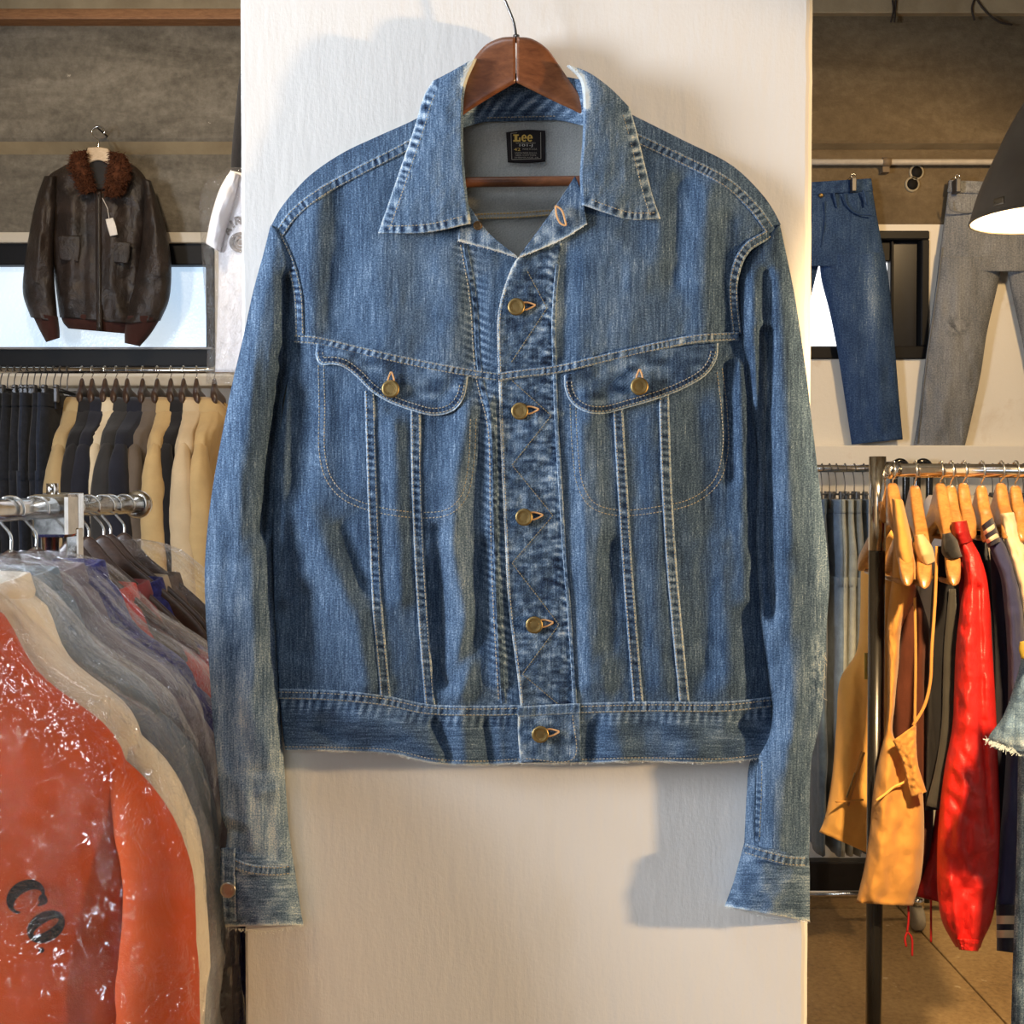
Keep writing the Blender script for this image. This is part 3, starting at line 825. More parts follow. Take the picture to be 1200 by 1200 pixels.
for i, wl in enumerate(WELT):
    o_ = .0008 if i < 2 else .0030
    seam_strip('welt', wl, 6.0, o_ + .0008, .0022, lam=9.5, amp=.75, base=.05 + .1 * (i % 2), edgew=.55)
    stitch(wl, o_ + .0019, shift=4.2); stitch(wl, o_ + .0019, shift=-4.2)
for s_, o_ in ((POCK_L, .0004), (POCK_R, .0026)):
    stitch(s_, o_); stitch(s_, o_, shift=-6.5 if s_ is POCK_L else -6.5)

# ---- pocket flaps
def flap(top, bottom, left, right, off, rimpoly, lift, wearseed):
    nu, nv = 110, 60
    G = coons(top, bottom, left, right, nu, nv)
    X, Y = G[..., 0], G[..., 1]
    d, s, _ = polydist(X, Y, np.asarray(rimpoly, float))
    h = body_h(X, Y) + off + lift(X, Y) + mm(1.3 * np.exp(-((d - 4.5) / 3.2) ** 2)) + mm(1.2 * (vnoise(X / 11, Y / 9, wearseed) - .5))
    wv = .05 + .9 * (vnoise(X / 13, Y / 8, wearseed + 1) - .45) * np.clip(d / 14, 0, 1) + .95 * np.exp(-(d / 2.0) ** 2) - .35 * np.exp(-((d - 6) / 3.5) ** 2) + .35 * np.exp(-((d - 6) / 3.) ** 2) * np.sin(s / 5.5 * 2 * np.pi)
    o = sheet('pocket_flap', J(X, Y, h), .0026, DEN, jk, dattr(X, Y, wv))
    return o
RIM_L = spl([(371, 402), (370, 418), (376, 427), (390, 427), (402, 430), (417, 441), (434, 458), (455, 471), (482, 481), (508, 487), (530, 482), (543, 467), (549, 441)], 140)
RIM_R = spl([(661, 440), (662, 455), (669, 471), (684, 482), (706, 485), (735, 478), (772, 467), (806, 453), (829, 438), (840, 420), (842, 402)], 140)
def rimsplit(r, a, b): return r[a:b + 1]
def liftL(X, Y): return mm(7 * np.exp(-(((X - 395) / 26) ** 2 + ((Y - 428) / 16) ** 2)) + 3.5 * np.exp(-(((X - 500) / 60) ** 2 + ((Y - 484) / 10) ** 2)) + 2)
def liftR(X, Y): return mm(2.5 + 3.0 * np.exp(-(((X - 830) / 30) ** 2 + ((Y - 425) / 16) ** 2)))
FT_L = spl([(371, 402), (430, 416), (500, 431), (549, 441)], 60)
FT_R = spl([(661, 440), (700, 427), (760, 412), (842, 402)], 60)
flap(FT_L, RIM_L[8:-22], RIM_L[:9], RIM_L[-23:][::-1], .0006, RIM_L, liftL, 30)
flap(FT_R, RIM_R[22:-20], RIM_R[:23], RIM_R[-21:][::-1], .0030, RIM_R, liftR, 33)
def flap_h(lift, off): return lambda x, y: body_h(x, y) + lift(x, y) + off
stitch(RIM_L[6:-4], .0014, flap_h(liftL, .0006), shift=-8.5); stitch(RIM_L[6:-4], .0016, flap_h(liftL, .0006), shift=-3)
stitch(RIM_R[4:-4], .0014, flap_h(liftR, .0030), shift=-8.5); stitch(RIM_R[4:-4], .0016, flap_h(liftR, .0030), shift=-3)

# ---- waistband
def wb_wear(X, Y):
    wv = .10 + .25 * (vnoise(X / 22, Y / 9, 40) - .5)
    wv = wv + rope(X, Y, np.vstack([HEM_L, HEM_R]) + np.array([0, 16]), 9, .55, 10, 41, diag=.1)
    return wv + edge(X, Y, np.vstack([HEMB_L, HEMB_R]), 2.0, .8)
panel('waistband', HEM_L, HEMB_L, [(326, 808), (334, 879)], [(612, 827), (612, 893)], 2.0, .0016, wb_wear, .003, rot=1)
panel('waistband', HEM_R, HEMB_R, [(608, 828), (608, 894)], [(908, 817), (909, 885)], 2.0, .0040, wb_wear, .003, rot=1)
TABT, TABB = [(607, 829), (640, 827), (680, 825)], [(610, 894), (645, 893), (681, 893)]
panel('waistband_tab', TABT, TABB, [(607, 829), (607, 862), (610, 894)], [(680, 825), (681, 893)], 1.7, .0062, lambda X, Y: .15 + .8 * (vnoise(X / 7, Y / 6, 42) - .45) + edge(X, Y, [(607, 829), (607, 862), (610, 894)], 2.4, 1.0), .0026, placket_h)
seam_strip('waistband_seam', HEM_L + [0, 5], 6.0, .0026, lam=9, amp=.7, base=.15, edgew=.4)
seam_strip('waistband_seam', (HEM_R + [0, 5])[12:], 6.0, .0050, lam=9, amp=.7, base=.15, edgew=.4)
seam_strip('waistband_seam', spl([(607, 834), (640, 832), (680, 830)], 30), 6.0, .0072, lam=9, amp=.6, base=.2, edgew=.4, hfun=placket_h)
stitch(HEM_L + [0, 10], .0041); stitch((HEM_R + [0, 10])[12:], .0065); stitch(HEM_L + [0, 3], .0041); stitch((HEM_R + [0, 3])[12:], .0065)
stitch(spl([(671, 838), (672, 889), (613, 889)], 30), .0070, placket_h)
stitch(HEMB_R + [0, -4], .0048); stitch(HEMB_L + [0, -4], .0024)
# ---- flattened tubes between two photo-traced edges (sleeves, trouser legs, ...)
def etube(name, pairs, b, D, mat, parent=None, nrow=90, m=44, folds=(), wearf=None, h0=.005, pw=2.4, q=.55, nz=(2.0, 22, 40), seed=0, back=.003, caps=(True, True), grain_rot=None, lip=0.0, skew=None):
    """pairs: rows (xl,yl,xr,yr) in photo pixels; b: list of depths (m) along the rows; D: depth of the surface it rests against"""
    C = spl(np.asarray(pairs, float), nrow)
    L, R = C[:, :2], C[:, 2:]
    tt = np.linspace(0, 1, nrow)
    bb = np.interp(tt, np.linspace(0, 1, len(b)), b)
    nf = int(m * .68); nb = m - nf
    u = np.sin(np.linspace(-np.pi / 2, np.pi / 2, nf))
    ub = np.linspace(1, -1, nb + 2)[1:-1]
    U = np.r_[u, ub]
    PX = L[:, None, 0] + (R - L)[:, None, 0] * (U[None] + 1) / 2
    PY = L[:, None, 1] + (R - L)[:, None, 1] * (U[None] + 1) / 2
    uu = U[None] if skew is None else np.sign(U)[None] * np.abs(U)[None]
    front = np.power(np.clip(1 - np.abs(uu) ** pw, 0, 1), q)
    if skew is not None:
        sk = np.interp(tt, np.linspace(0, 1, len(skew)), skew)[:, None]
        front = front * (1 - sk * (U[None] + 1) / 2)
    isf = np.r_[np.ones(nf), np.zeros(nb)][None]
    h = h0 + bb[:, None] * front * isf
    f = np.zeros_like(PX)
    for poly, a, wd in folds:
        d, s, _ = polydist(PX, PY, np.asarray(poly, float)); f += a * np.exp(-(d / wd) ** 2)
    f += nz[0] * (vnoise(PX / nz[1] + seed * 3.7, PY / nz[2], seed + 1) - .5) + nz[0] * .35 * (vnoise(PX / (nz[1] * .3), PY / (nz[2] * .3) + seed, seed + 2) - .5)
    endm = np.clip(front * 1.6, 0, 1)
    h = h + mm(f) * isf * endm
    h = np.maximum(h, h0 - .001)
    h = np.where(isf > 0, h, h0 - back * np.power(np.clip(1 - np.abs(U[None]) ** 2, 0, 1), .5))
    P = W(PX, PY, D - h)
    if lip:   # hem turned inside so the opening has a wall
        e = P[-1].copy(); c = e.mean(0)
        i1 = c + (e - c) * .93; i2 = i1.copy(); i2[:, 2] += lip
        P = np.concatenate([P, i1[None], i2[None]]); PX = np.vstack([PX, PX[-1:], PX[-1:]]); PY = np.vstack([PY, PY[-1:], PY[-1:] - 10])
    wv = wearf(PX, PY) if wearf else 0 * PX
    return loft(name, P, mat, parent, caps, dattr(PX, PY, wv, grain_rot))
def etube_h(pairs, b, h0=.005, pw=2.4, q=.55, nrow=90):
    C = spl(np.asarray(pairs, float), nrow); tt = np.linspace(0, 1, nrow)
    bb = np.interp(tt, np.linspace(0, 1, len(b)), b)
    def f(X, Y):
        xl = np.interp(Y, C[:, 1], C[:, 0]); xr = np.interp(Y, C[:, 3], C[:, 2]); k = np.interp(Y, (C[:, 1] + C[:, 3]) / 2, bb)
        n = np.clip(np.abs((X - (xl + xr) / 2) / ((xr - xl) / 2 + 1e-6)), 0, 1)
        return h0 + k * np.power(np.clip(1 - n ** pw, 0, 1), q)
    return f

# ---- sleeves
SL_L = [(317, 264, 328, 272), (309, 296, 350, 312), (297, 340, 360, 352), (285, 395, 356, 400), (272, 450, 335, 455), (261, 505, 328, 510), (251, 560, 322, 565), (244, 610, 320, 615), (240, 665, 321, 668), (241, 720, 323, 722), (245, 780, 326, 780), (249, 840, 329, 840), (254, 895, 333, 895), (258, 935, 336, 938), (259, 955, 338, 965), (266, 975, 341, 990), (264, 1000, 344, 1012), (266, 1012, 345, 1022)]
B_L = [.020, .030, .036, .040, .042, .042, .042, .042, .042, .042, .040, .038]
def slv_wear_light_L(X, Y):
    t = np.clip((Y - 560) / 400, 0, 1)
    wv = .14 + .46 * t + .25 * (vnoise(X / 10, Y / 70, 50) - .5) * (1 + t)  # paler towards the cuff: real wear plus daylight painted into the tone
    wv = wv + .12 * np.exp(-((Y - 905) / 7) ** 2) * t + .09 * np.exp(-((Y - 925) / 10) ** 2) * -1
    wv = wv + .22 * np.exp(-(np.abs(X - 0.0 - np.interp(Y, [760, 860, 960, 1010], [282, 284, 300, 298])) / 5) ** 2) * (vnoise(X / 4, Y / 9, 51)) * (Y > 740)
    return wv
FS_L = [([(318, 300), (300, 380), (290, 470), (282, 560), (280, 640)], 6, 11), ([(342, 330), (338, 400), (328, 470), (318, 540), (314, 620)], -24, 10), ([(296, 640), (300, 720), (300, 800)], 5, 10), ([(268, 640), (262, 720), (275, 800), (285, 880)], -5, 8), ([(256, 780), (266, 850), (272, 910), (275, 970)], -6, 6),
        ([(262, 900), (285, 930), (295, 990)], 4, 8), ([(290, 820), (315, 880), (330, 930)], 4, 9), ([(300, 905), (335, 900)], -3, 5), ([(305, 930), (338, 922)], 3, 5), ([(312, 940), (320, 1000)], -3, 7), ([(262, 955), (285, 965)], 4, 4), ([(262, 968), (282, 975)], -5, 4), ([(305, 700), (318, 780)], -3, 8)]
etube('sleeve', SL_L, B_L, DW, DEN, jk, 240, 64, FS_L, slv_wear_light_L, seed=3, nz=(2.2, 9, 60))
SL_R = [(903, 272, 914, 263), (864, 300, 923, 305), (857, 335, 931, 345), (857, 375, 938, 390), (866, 420, 945, 440), (874, 470, 951, 490), (884, 520, 957, 540), (884, 570, 963, 590), (880, 620, 969, 640), (882, 670, 972, 680), (888, 730, 969, 730), (897, 790, 967, 785), (902, 830, 964, 830), (898, 865, 956, 868), (880, 890, 951, 890), (875, 930, 949, 935), (873, 970, 949, 985), (872, 992, 948, 1006)]
B_R = [.018, .030, .036, .040, .042, .042, .042, .042, .040, .038, .036]
def slv_wear_R(X, Y):
    t = np.clip((Y - 520) / 300, 0, 1)
    wv = .05 + .22 * t + .25 * (vnoise(X / 10, Y / 60, 54) - .5)
    # torn, abraded patch near the elbow
    wv = wv + .5 * np.exp(-(((X - 958) / 10) ** 2 + ((Y - 790) / 40) ** 2)) * (vnoise(X / 2.5, Y / 5, 55) > .5)
    return wv
FS_R = [([(884, 330), (886, 400), (890, 470)], 7, 9), ([(898, 320), (897, 370)], -9, 8), ([(897, 390), (898, 460), (900, 540), (902, 640), (905, 720)], -24, 8), ([(916, 330), (922, 430), (926, 540), (928, 640)], 7, 11), ([(940, 520), (945, 640), (945, 740)], -4, 9), ([(925, 680), (930, 800), (925, 900)], 5, 12), ([(960, 740), (950, 820), (935, 880)], -5, 6), ([(915, 760), (918, 860)], -3, 7), ([(890, 895), (888, 985)], -8, 4), ([(915, 900), (912, 990)], 4, 12), ([(935, 920), (930, 990)], -3, 7)]
etube('sleeve', SL_R, B_R, DW, DEN, jk, 240, 64, FS_R, slv_wear_R, seed=5, nz=(2.0, 9, 50))
shR = etube_h(SL_R, B_R); shL = etube_h(SL_L, B_L)
# underarm seam shown on the right forearm, abraded slit by the elbow
seam_strip('sleeve_seam', spl([(891, 892), (889, 940), (886, 986)], 40), 4.0, -.004, hfun=shR, amp=.7, base=.2, lam=9)
stitch(spl([(893, 892), (892, 940), (890, 986)], 40), -.0026, shR)

# ---- cuffs
def cuff(pairs, b, wseed, seam, side, hfun_seed):
    def wf(X, Y):
        wv = (.44 if side < 0 else .28) + .5 * (vnoise(X / 9, Y / 10, wseed) - .5)  # left cuff starts paler, the daylight on it painted into the cloth
        wv += edge(X, Y, [(p[0], p[1]) for p in (pairs[-1],)] + [(pairs[-1][2], pairs[-1][3])], 3, .9)
        return wv
    return etube('cuff', pairs, b, DW, DEN, jk, 60, 64, (), wf, h0=.004, seed=wseed, nz=(3.0, 14, 16), caps=(True, False), grain_rot=1, lip=.008)
CU_L = [(259, 994, 345, 1014), (258, 1020, 347, 1030), (259, 1045, 350, 1050), (261, 1070, 353, 1070), (264, 1086, 356, 1084)]
CU_R = [(872, 988, 948, 1004), (866, 1010, 949, 1022), (860, 1032, 949, 1045), (853, 1052, 949, 1064), (849, 1062, 949, 1080)]
cuff(CU_L, [.043, .046, .048, .048, .046], 60, None, -1, 0)
cuff(CU_R, [.042, .046, .048, .048, .046], 62, None, 1, 0)
chL = etube_h(CU_L, [.043, .046, .048, .048, .046], .004); chR = etube_h(CU_R, [.042, .046, .048, .048, .046], .004)
def clampx(f, lo, hi): return lambda X, Y: f(np.clip(X, lo, hi), Y)
seam_strip('cuff_seam', spl([(270, 1010), (290, 1018), (320, 1021), (345, 1019)], 40), 6.0, .0025, hfun=chL, amp=.7, base=.3, lam=9)
seam_strip('cuff_seam', spl([(872, 994), (900, 1003), (925, 1009), (948, 1010)], 40), 6.0, .0025, hfun=chR, amp=.7, base=.2, lam=9)
for dy in (-4, 4):
    stitch(spl([(272, 1011 + dy), (290, 1018 + dy), (320, 1021 + dy), (344, 1019 + dy)], 40), .0036, chL)
    stitch(spl([(873, 995 + dy), (900, 1003 + dy), (925, 1009 + dy), (947, 1010 + dy)], 40), .0036, chR)
seam_strip('cuff_placket', spl([(268, 994), (268, 1030), (270, 1080)], 40), 7.5, .0045, hfun=clampx(chL, 268, 340), amp=.5, base=.35, lam=12)

# ---- collar leaves: outer edge -> roll line -> back down inside the neck
def leaf(outer, roll, top, bottom, hroll, mirror, white=None, seed=70):
    nu, nv = 74, 110
    if mirror < 0: G = coons(top, bottom, outer, roll, nu, nv)
    else: G = coons(top, bottom, roll, outer, nu, nv)[:, ::-1]
    X, Y = G[..., 0], G[..., 1]                       # columns run outer -> roll
    u = np.linspace(0, 1, nu)[None]; v = np.linspace(0, 1, nv)[:, None]
    ho = _h0(X[:, :1], np.maximum(Y[:, :1], 160)) * .001 + .006
    hr = np.interp(v, np.linspace(0, 1, len(hroll)), hroll)
    h = ho + (hr - ho) * (u ** .8) + .006 * np.sin(np.pi * u) * (1 - .5 * v)
    h = h + mm(2.6 * (vnoise(X / 20, Y / 34, seed) - .5) + 1.0 * (vnoise(X / 6, Y / 8, seed + 1) - .5))
    # curl back inside
    k = 16; a = np.linspace(0, 1, k + 1)[1:][None]
    Xi = X[:, -1:] - mirror * (3.0 * np.sin(a * np.pi) - 1.0 * a); Yi = Y[:, -1:] + 2 * a; hi = h[:, -1:] - (.001 + .030 * a ** 1.2)
    X, Y, h = np.hstack([X, Xi]), np.hstack([Y, Yi]), np.hstack([h, hi])
    out = spl(outer, 90); bot = spl(bottom, 60); tp = spl(top, 30)
    wv = .26 + .10 * (vnoise(X / 30, Y / 40, seed + 2) - .5)
    for s_, wd in ((out, 10), (bot, 10)):
        d, s, _ = polydist(X, Y, s_)
        wv = wv + .62 * np.exp(-((d - 6.5) / 5) ** 2) * np.sin(s / (11 if s_ is out else 10) * 2 * np.pi + 10 * vnoise(s / 26, 2, seed)) * (.2 + 1.2 * vnoise(s / 13, 4, seed + 5)) + .75 * np.exp(-(d / 1.8) ** 2)
    dr, sr, _ = polydist(X, Y, spl(roll, 80)); wv = wv + .16 * np.exp(-(dr / 14) ** 2)
    if white is not None:
        d, s, _ = polydist(X, Y, np.asarray(white, float)); wv = wv + 1.3 * np.exp(-(d / 4.5) ** 2) * (.7 + .6 * vnoise(X / 3, Y / 3, seed + 4))
    sheet('collar_leaf', J(X, Y, h), .0028, DEN, jk, dattr(X, Y, wv))
    def hf(x, y):
        dx, sx, _ = polydist(x, y, out); dR, sR, _ = polydist(x, y, spl(roll, 80)); uu = dx / (dx + dR + 1e-6)
        hh = np.interp(np.clip((y - 95) / 170, 0, 1), np.linspace(0, 1, len(hroll)), hroll)
        b0 = _h0(x, np.maximum(y, 160)) * .001 + .006
        return b0 + (hh - b0) * (uu ** .8) + .006 * np.sin(np.pi * uu) * (1 - .5 * np.clip((y - 95) / 170, 0, 1))
    return hf, out, bot
LO = [(507, 95), (497, 112), (486, 148), (471, 192), (456, 236), (443, 273)]
LR = [(556, 68), (543, 100), (540, 150), (542, 200), (546, 235), (550, 262)]
hf, out, bot = leaf(LO, LR, [(507, 95), (530, 83), (556, 68)], [(443, 275), (500, 273), (550, 262)], [.050, .056, .060, .062, .062], -1, [(556, 68), (549, 82), (543, 98)])
stitch(out[6:-3], .0022, hf, shift=-11); stitch(bot[6:-2], .0028, hf, shift=-10)
RO = [(738, 126), (745, 150), (756, 194), (765, 230), (774, 256)]
RR = [(667, 76), (682, 92), (686, 122), (685, 165), (682, 205), (684, 240)]
hf, out, bot = leaf(RO, RR, [(667, 76), (690, 85), (715, 103), (738, 126)], [(684, 240), (705, 248), (738, 258), (774, 258)], [.050, .056, .060, .062, .062], 1, [(668, 77), (682, 92), (687, 108), (687, 124)], 80)
stitch(out[4:-3], .0022, hf, shift=10); stitch(bot[4:-3], .0028, hf, shift=-9)

# ---- turned-out lapels under the collar
def lap_h(off): return lambda X, Y: np.maximum(body_h(X, Y), .044) + off
def lapw(seed, pl): return lambda X, Y: .28 + .9 * (vnoise(X / 9, Y / 10, seed) - .5) + edge(X, Y, pl, 2.2, 1.0)
LAPB = spl([(607, 302), (640, 289), (665, 277), (688, 262)], 30)
panel('lapel', [(674, 206), (681, 225), (685, 244)], LAPB, [(674, 206), (650, 243), (607, 302)], [(685, 244), (688, 262)], 1.6, .0075, lapw(90, LAPB), .0026, lap_h(0))
LAPA = spl([(537, 282), (575, 292), (607, 302)], 30)
panel('lapel', [(539, 262), (549, 240)], LAPA, [(539, 262), (537, 282)], [(549, 240), (572, 272), (607, 301)], 1.4, .0060, lapw(92, LAPA), .0024, lap_h(0))

# ---- buttons, buttonholes
def button(x, y, h, r_px, mat, parent=None):
    c = J(x, y, h); R = r_px / F * (DW - h)
    prof = [(0, .0046), (.35, .0046), (.62, .0043), (.70, .0047), (.84, .0048), (.95, .0042), (1.0, .0030), (.97, .0018), (.55, .0008), (.3, -.003), (0, -.003)]
    m = 28; ph = np.linspace(0, 2 * np.pi, m, endpoint=False); rings = []
    for k, z in prof:
        k = max(k, .01); rings.append(np.stack([c[0] + k * R * np.cos(ph), np.full(m, c[1] - z), c[2] + k * R * np.sin(ph)], -1))
    b = loft('button', rings, mat, parent or jk)
    # raised crown marks on the face
    pcs = []
    for a in range(8):
        t = np.linspace(a * np.pi / 4, a * np.pi / 4 + .5, 5)
        pcs.append(tube_piece(np.stack([c[0] + .5 * R * np.cos(t), np.full(5, c[1] - .0046), c[2] + .5 * R * np.sin(t)], -1), .0003, 5))
    e = join('embossing', pcs, mat, b); e['kind'] = 'stuff'
    return b
def hole(x, y, h, dx, dy, w, hf=None):
    """worked buttonhole: a drop-shaped ring of thread from (x,y) pointing along (dx,dy)"""
    L = math.hypot(dx, dy); ux, uy = dx / L, dy / L
    t = np.linspace(0, 2 * np.pi, 28, endpoint=False)
    a = (1 + np.cos(t)) / 2
    wv = w * np.sin(t) * (.25 + .75 * (1 - a)) 
    X = x + ux * a * L - uy * wv; Y = y + uy * a * L + ux * wv
    P = J(X, Y, h); P = np.vstack([P, P[:1]])
    o = tube('buttonhole', P, .0011, HOLE, jk, 6)
    return o
for (x, y) in ((605, 360), (609, 482), (614, 606), (626, 732), (633, 860)):
    hb = float(placket_h(np.array([x]), np.array([y]))[0]) + (.0045 if y < 800 else .0075)
    button(x, y, hb, 10.2, BRASS)
    hole(x + 5, y - 1, hb + .0005, 17, -1.5, 6.0)
for (x, y, lf, of) in ((458, 456, liftL, .0006), (749, 453, liftR, .0030)):
    hb = float(flap_h(lf, of)(np.array([x]), np.array([y]))[0]) + .0035
    button(x, y, hb, 10.5, BRASS); hole(x, y - 6, hb + .001, .5, -14, 5)
button(268, 1042, float(chL(np.array([276.]), np.array([1042.]))[0]) + .0065, 9.5, STEEL)
button(560, 265, .053, 5.5, metal('dark_brass', (.16, .10, .05), .5))
# pink-orange worked hole on the right lapel
t = np.array([(651, 241), (652, 252), (657, 262), (663, 264), (662, 258), (658, 246), (651, 241)], float)
tube('buttonhole', J(spl(t, 30)[:, 0], spl(t, 30)[:, 1], .058), .0012, HOLE, jk, 6)

# ---- woven neck label with its lettering
LBK = cloth('black_woven_label', (.016, .012, .013), .8, .3, 1500)
GOLD = plain('gold_label_thread', (.62, .42, .10), .7, .2); GREYT = plain('grey_label_thread', (.32, .29, .24), .8, .2); WHT = plain('white_label_thread', (.52, .50, .46), .8, .2)
G = coons([(593, 155), (616, 152), (639, 153)], [(595, 190), (616, 191), (639, 189)], [(593, 155), (595, 190)], [(639, 153), (639, 189)], 30, 26)
lab = sheet('neck_label', J(G[..., 0], G[..., 1], mm(10 + .8 * (vnoise(G[..., 0] / 9, G[..., 1] / 9, 5) - .5))), .0007, LBK, jk)
def label_text(txt, cx, cy, w_px, h_px, mat, bold=0):
    me = text_mesh(txt, 1.0, bold, 0)
    n = len(me.vertices)
    co = np.empty(n * 3); me.vertices.foreach_get('co', co); co = co.reshape(-1, 3)
    lo, hi = co.min(0), co.max(0); c = (lo + hi) / 2; sz = hi - lo
    X = cx + (co[:, 0] - c[0]) / sz[0] * w_px; Y = cy - (co[:, 1] - c[1]) / sz[1] * h_px
    P = J(X, Y, .0116)
    me.vertices.foreach_set('co', P.astype(np.float32).ravel()); me.update()
    me.materials.append(mat)
    o = bpy.data.objects.new('lettering', me); COL.objects.link(o)
    o.parent = lab; o.matrix_parent_inverse = parent_matrix(lab).inverted()
    return o
def e_glyph(cx, cy, rx, ry):
    t = np.radians(np.linspace(38, 360, 30)); k = np.linspace(0, 1, 4)[None]
    X = cx + np.cos(t)[:, None] * (rx * (1 - k) + rx * .38 * k); Y = cy + np.sin(t)[:, None] * (ry * (1 - k) + ry * .62 * k)
    mk('lettering', J(X.ravel(), Y.ravel(), .0116), [gridf(30, 4)], GOLD, lab, False)
    poly_plate('lettering', [(cx - rx * .6, cy - .7), (cx + rx * .95, cy - .7), (cx + rx * .95, cy + .5), (cx - rx * .6, cy + .5)], .0117, GOLD, lab)
# slab-serif L
def poly_plate(name, pts, h, mat, parent):
    p = np.array(pts, float); n = len(p)
    return mk(name, J(p[:, 0], p[:, 1], h), [np.arange(n)[None, :]], mat, parent, False)
e_glyph(614.2, 161.9, 3.2, 4.2); e_glyph(621.0, 161.9, 3.2, 4.2)
for q in ([(601.5, 157.5), (608, 157.5), (608, 159.2), (601.5, 159.2)], [(603, 159.2), (606.2, 159.2), (606.2, 164), (603, 164)], [(601.5, 164), (610, 164), (610, 166), (601.5, 166)], [(608, 161.5), (610, 161.0), (610, 164), (608.4, 164)]):
    poly_plate('lettering', q, .0116, GOLD, lab)
label_text('101-J', 616.5, 170.6, 15.5, 3.6, WHT, .01)
label_text('SANFORIZED', 616, 167.6, 23, 1.7, GREYT)
label_text('42', 606.0, 175.0, 7.5, 3.6, GOLD, .0)
label_text('MADE IN U.S.A.', 621, 174.6, 17, 2.2, GREYT)
label_text('UNION MADE IN U.S.A.', 616.5, 179.2, 26, 2.0, GREYT)
label_text('100% COTTON', 616, 181.9, 24, 2.0, GREYT)
label_text('SHRINKAGE 1%', 617, 184.6, 28, 1.5, GREYT)
for q in ([(598.5, 156), (599.2, 156), (600.2, 187), (599.5, 187)], [(633.2, 155), (633.9, 155), (634.2, 186), (633.5, 186)], [(600, 186.6), (634, 185.6), (634, 186.2), (600, 187.2)], [(598.5, 156), (606, 155.4), (606, 155.9), (598.5, 156.6)]):
    poly_plate('frame_line', q, .0116, GREYT, lab)

# ---- all stitches, and the frayed fringe of hem and cuffs
o = join('zigzag_stitching', ZSTITCH, plain('dark_olive_thread', (.24, .21, .13), .8, .2), jk, False); o['kind'] = 'stuff'
o = join('stitching', STITCH, THREAD, jk, False); o['kind'] = 'stuff'
if STITCHP:
    o = join('stitching', STITCHP, THREADP, jk, False); o['kind'] = 'stuff'
fr_p = []
def fringe(poly, hf, n, lo, hi, off=.002):
    c = resample(np.asarray(poly, float), n)
    for i, (x, y) in enumerate(c):
        L = random.uniform(lo, hi); a = random.gauss(0, .6); h = float(hf(np.array([x]), np.array([y]))[0]) + off
        p = np.array([(x, y - .5), (x + L * math.sin(a) * .6, y + L * .6 * math.cos(a)), (x + L * math.sin(a + random.gauss(0, .4)), y + L * math.cos(a))])
        fr_p.append(tube_piece(J(p[:, 0], p[:, 1], h), .00028, 4))
fringe(HEMB_L[8:], body_h, 170, .5, 3.2); fringe(HEMB_R, body_h, 200, .5, 3.0, .004)
fringe([(264, 1086), (310, 1092), (356, 1084)], lambda x, y: .03 + 0 * x, 80, 1, 5); fringe([(849, 1062), (900, 1075), (949, 1080)], lambda x, y: .03 + 0 * x, 60, .5, 3)
fringe(PLK_L[:60], body_h, 150, .3, 1.3, .006); fringe(LAPB, lap_h(.009), 60, .3, 1.6); fringe(LAPA, lap_h(.008), 50, .3, 1.6)
fringe([(967, 765), (966, 790), (964, 815)], lambda x, y: .02 + 0 * x, 22, 2, 7)
o = join('frayed_threads', fr_p, FRAY, jk, False); o['kind'] = 'stuff'

# ================================================================== wooden hanger of the jacket
HW = wood('chestnut_hanger_wood', (.11, .032, .010), (.27, .095, .035), .38, (12, 12, 30), .35)
HWIRE = metal('dark_hook_wire', (.22, .21, .20), .3)
hg = empty('wooden_hanger', J(604, 100, .03), 'old chestnut brown wooden hanger inside the denim jacket collar', 'hanger')
def hanger_half(top, bottom, sgn):
    n, m = 90, 22
    T, B = spl(top, n), spl(bottom, n)
    v = np.linspace(0, 1, m)[None, :, None]
    G = T[:, None] * (1 - v) + B[:, None] * v
    vv = np.linspace(-1, 1, m)[None]
    bul = np.power(np.clip(1 - np.abs(vv) ** 6, 0, 1), .5)
    t = np.linspace(0, 1, n)[:, None]
    hfr = .022 + .018 * (1 - t) ** 1.6 - .006 * t + .0035 * bul
    hbk = hfr - .016 - .004 * bul
    X, Y = G[..., 0], G[..., 1]
    P = J(X, Y, hfr); Q = J(X, Y, hbk)
    return sheet('shoulder_arm', P, Q - P, HW, hg)
hanger_half([(604, 43), (588, 44), (570, 52), (556, 68), (545, 92), (530, 122), (500, 148), (440, 178), (380, 208), (350, 230)], [(604, 97), (585, 108), (562, 122), (541, 136), (515, 156), (480, 174), (430, 199), (380, 226), (356, 244)], -1)
hanger_half([(605.5, 43), (622, 45), (640, 56), (655, 76), (670, 98), (690, 122), (730, 146), (790, 172), (850, 204), (884, 232)], [(605.5, 97), (624, 106), (650, 119), (681, 134), (705, 150), (740, 166), (800, 194), (850, 222), (880, 246)], 1)
xs = np.linspace(470, 750, 30)
tube('trouser_bar', J(xs, 213 - (xs - 600) * .012, np.full(30, .024)), .0062, HW, hg, 12)
hk = spl([(605, 50), (604.5, 40), (602, 26), (595, 8), (588, -10), (587, -30), (596, -46), (610, -50), (621, -42), (623, -30)], 60)
tube('hook', J(hk[:, 0], hk[:, 1], .031), .0016, HWIRE, hg, 10)
tube('hook_collar', J(np.array([605, 605]), np.array([46, 41.5]), .031), .004, HWIRE, hg, 10)
nl = empty('wall_nail', J(604, -46, 0), 'steel nail in the pillar that holds the hanger hook', 'nail')
c = J(606, -47.5, 0)
tube('shank', [c + [0, .02, 0], c - [0, .040, 0]], .0018, STEEL, nl, 10)
tube('head', [c - [0, .040, 0], c - [0, .0415, 0]], .0045, STEEL, nl, 14)
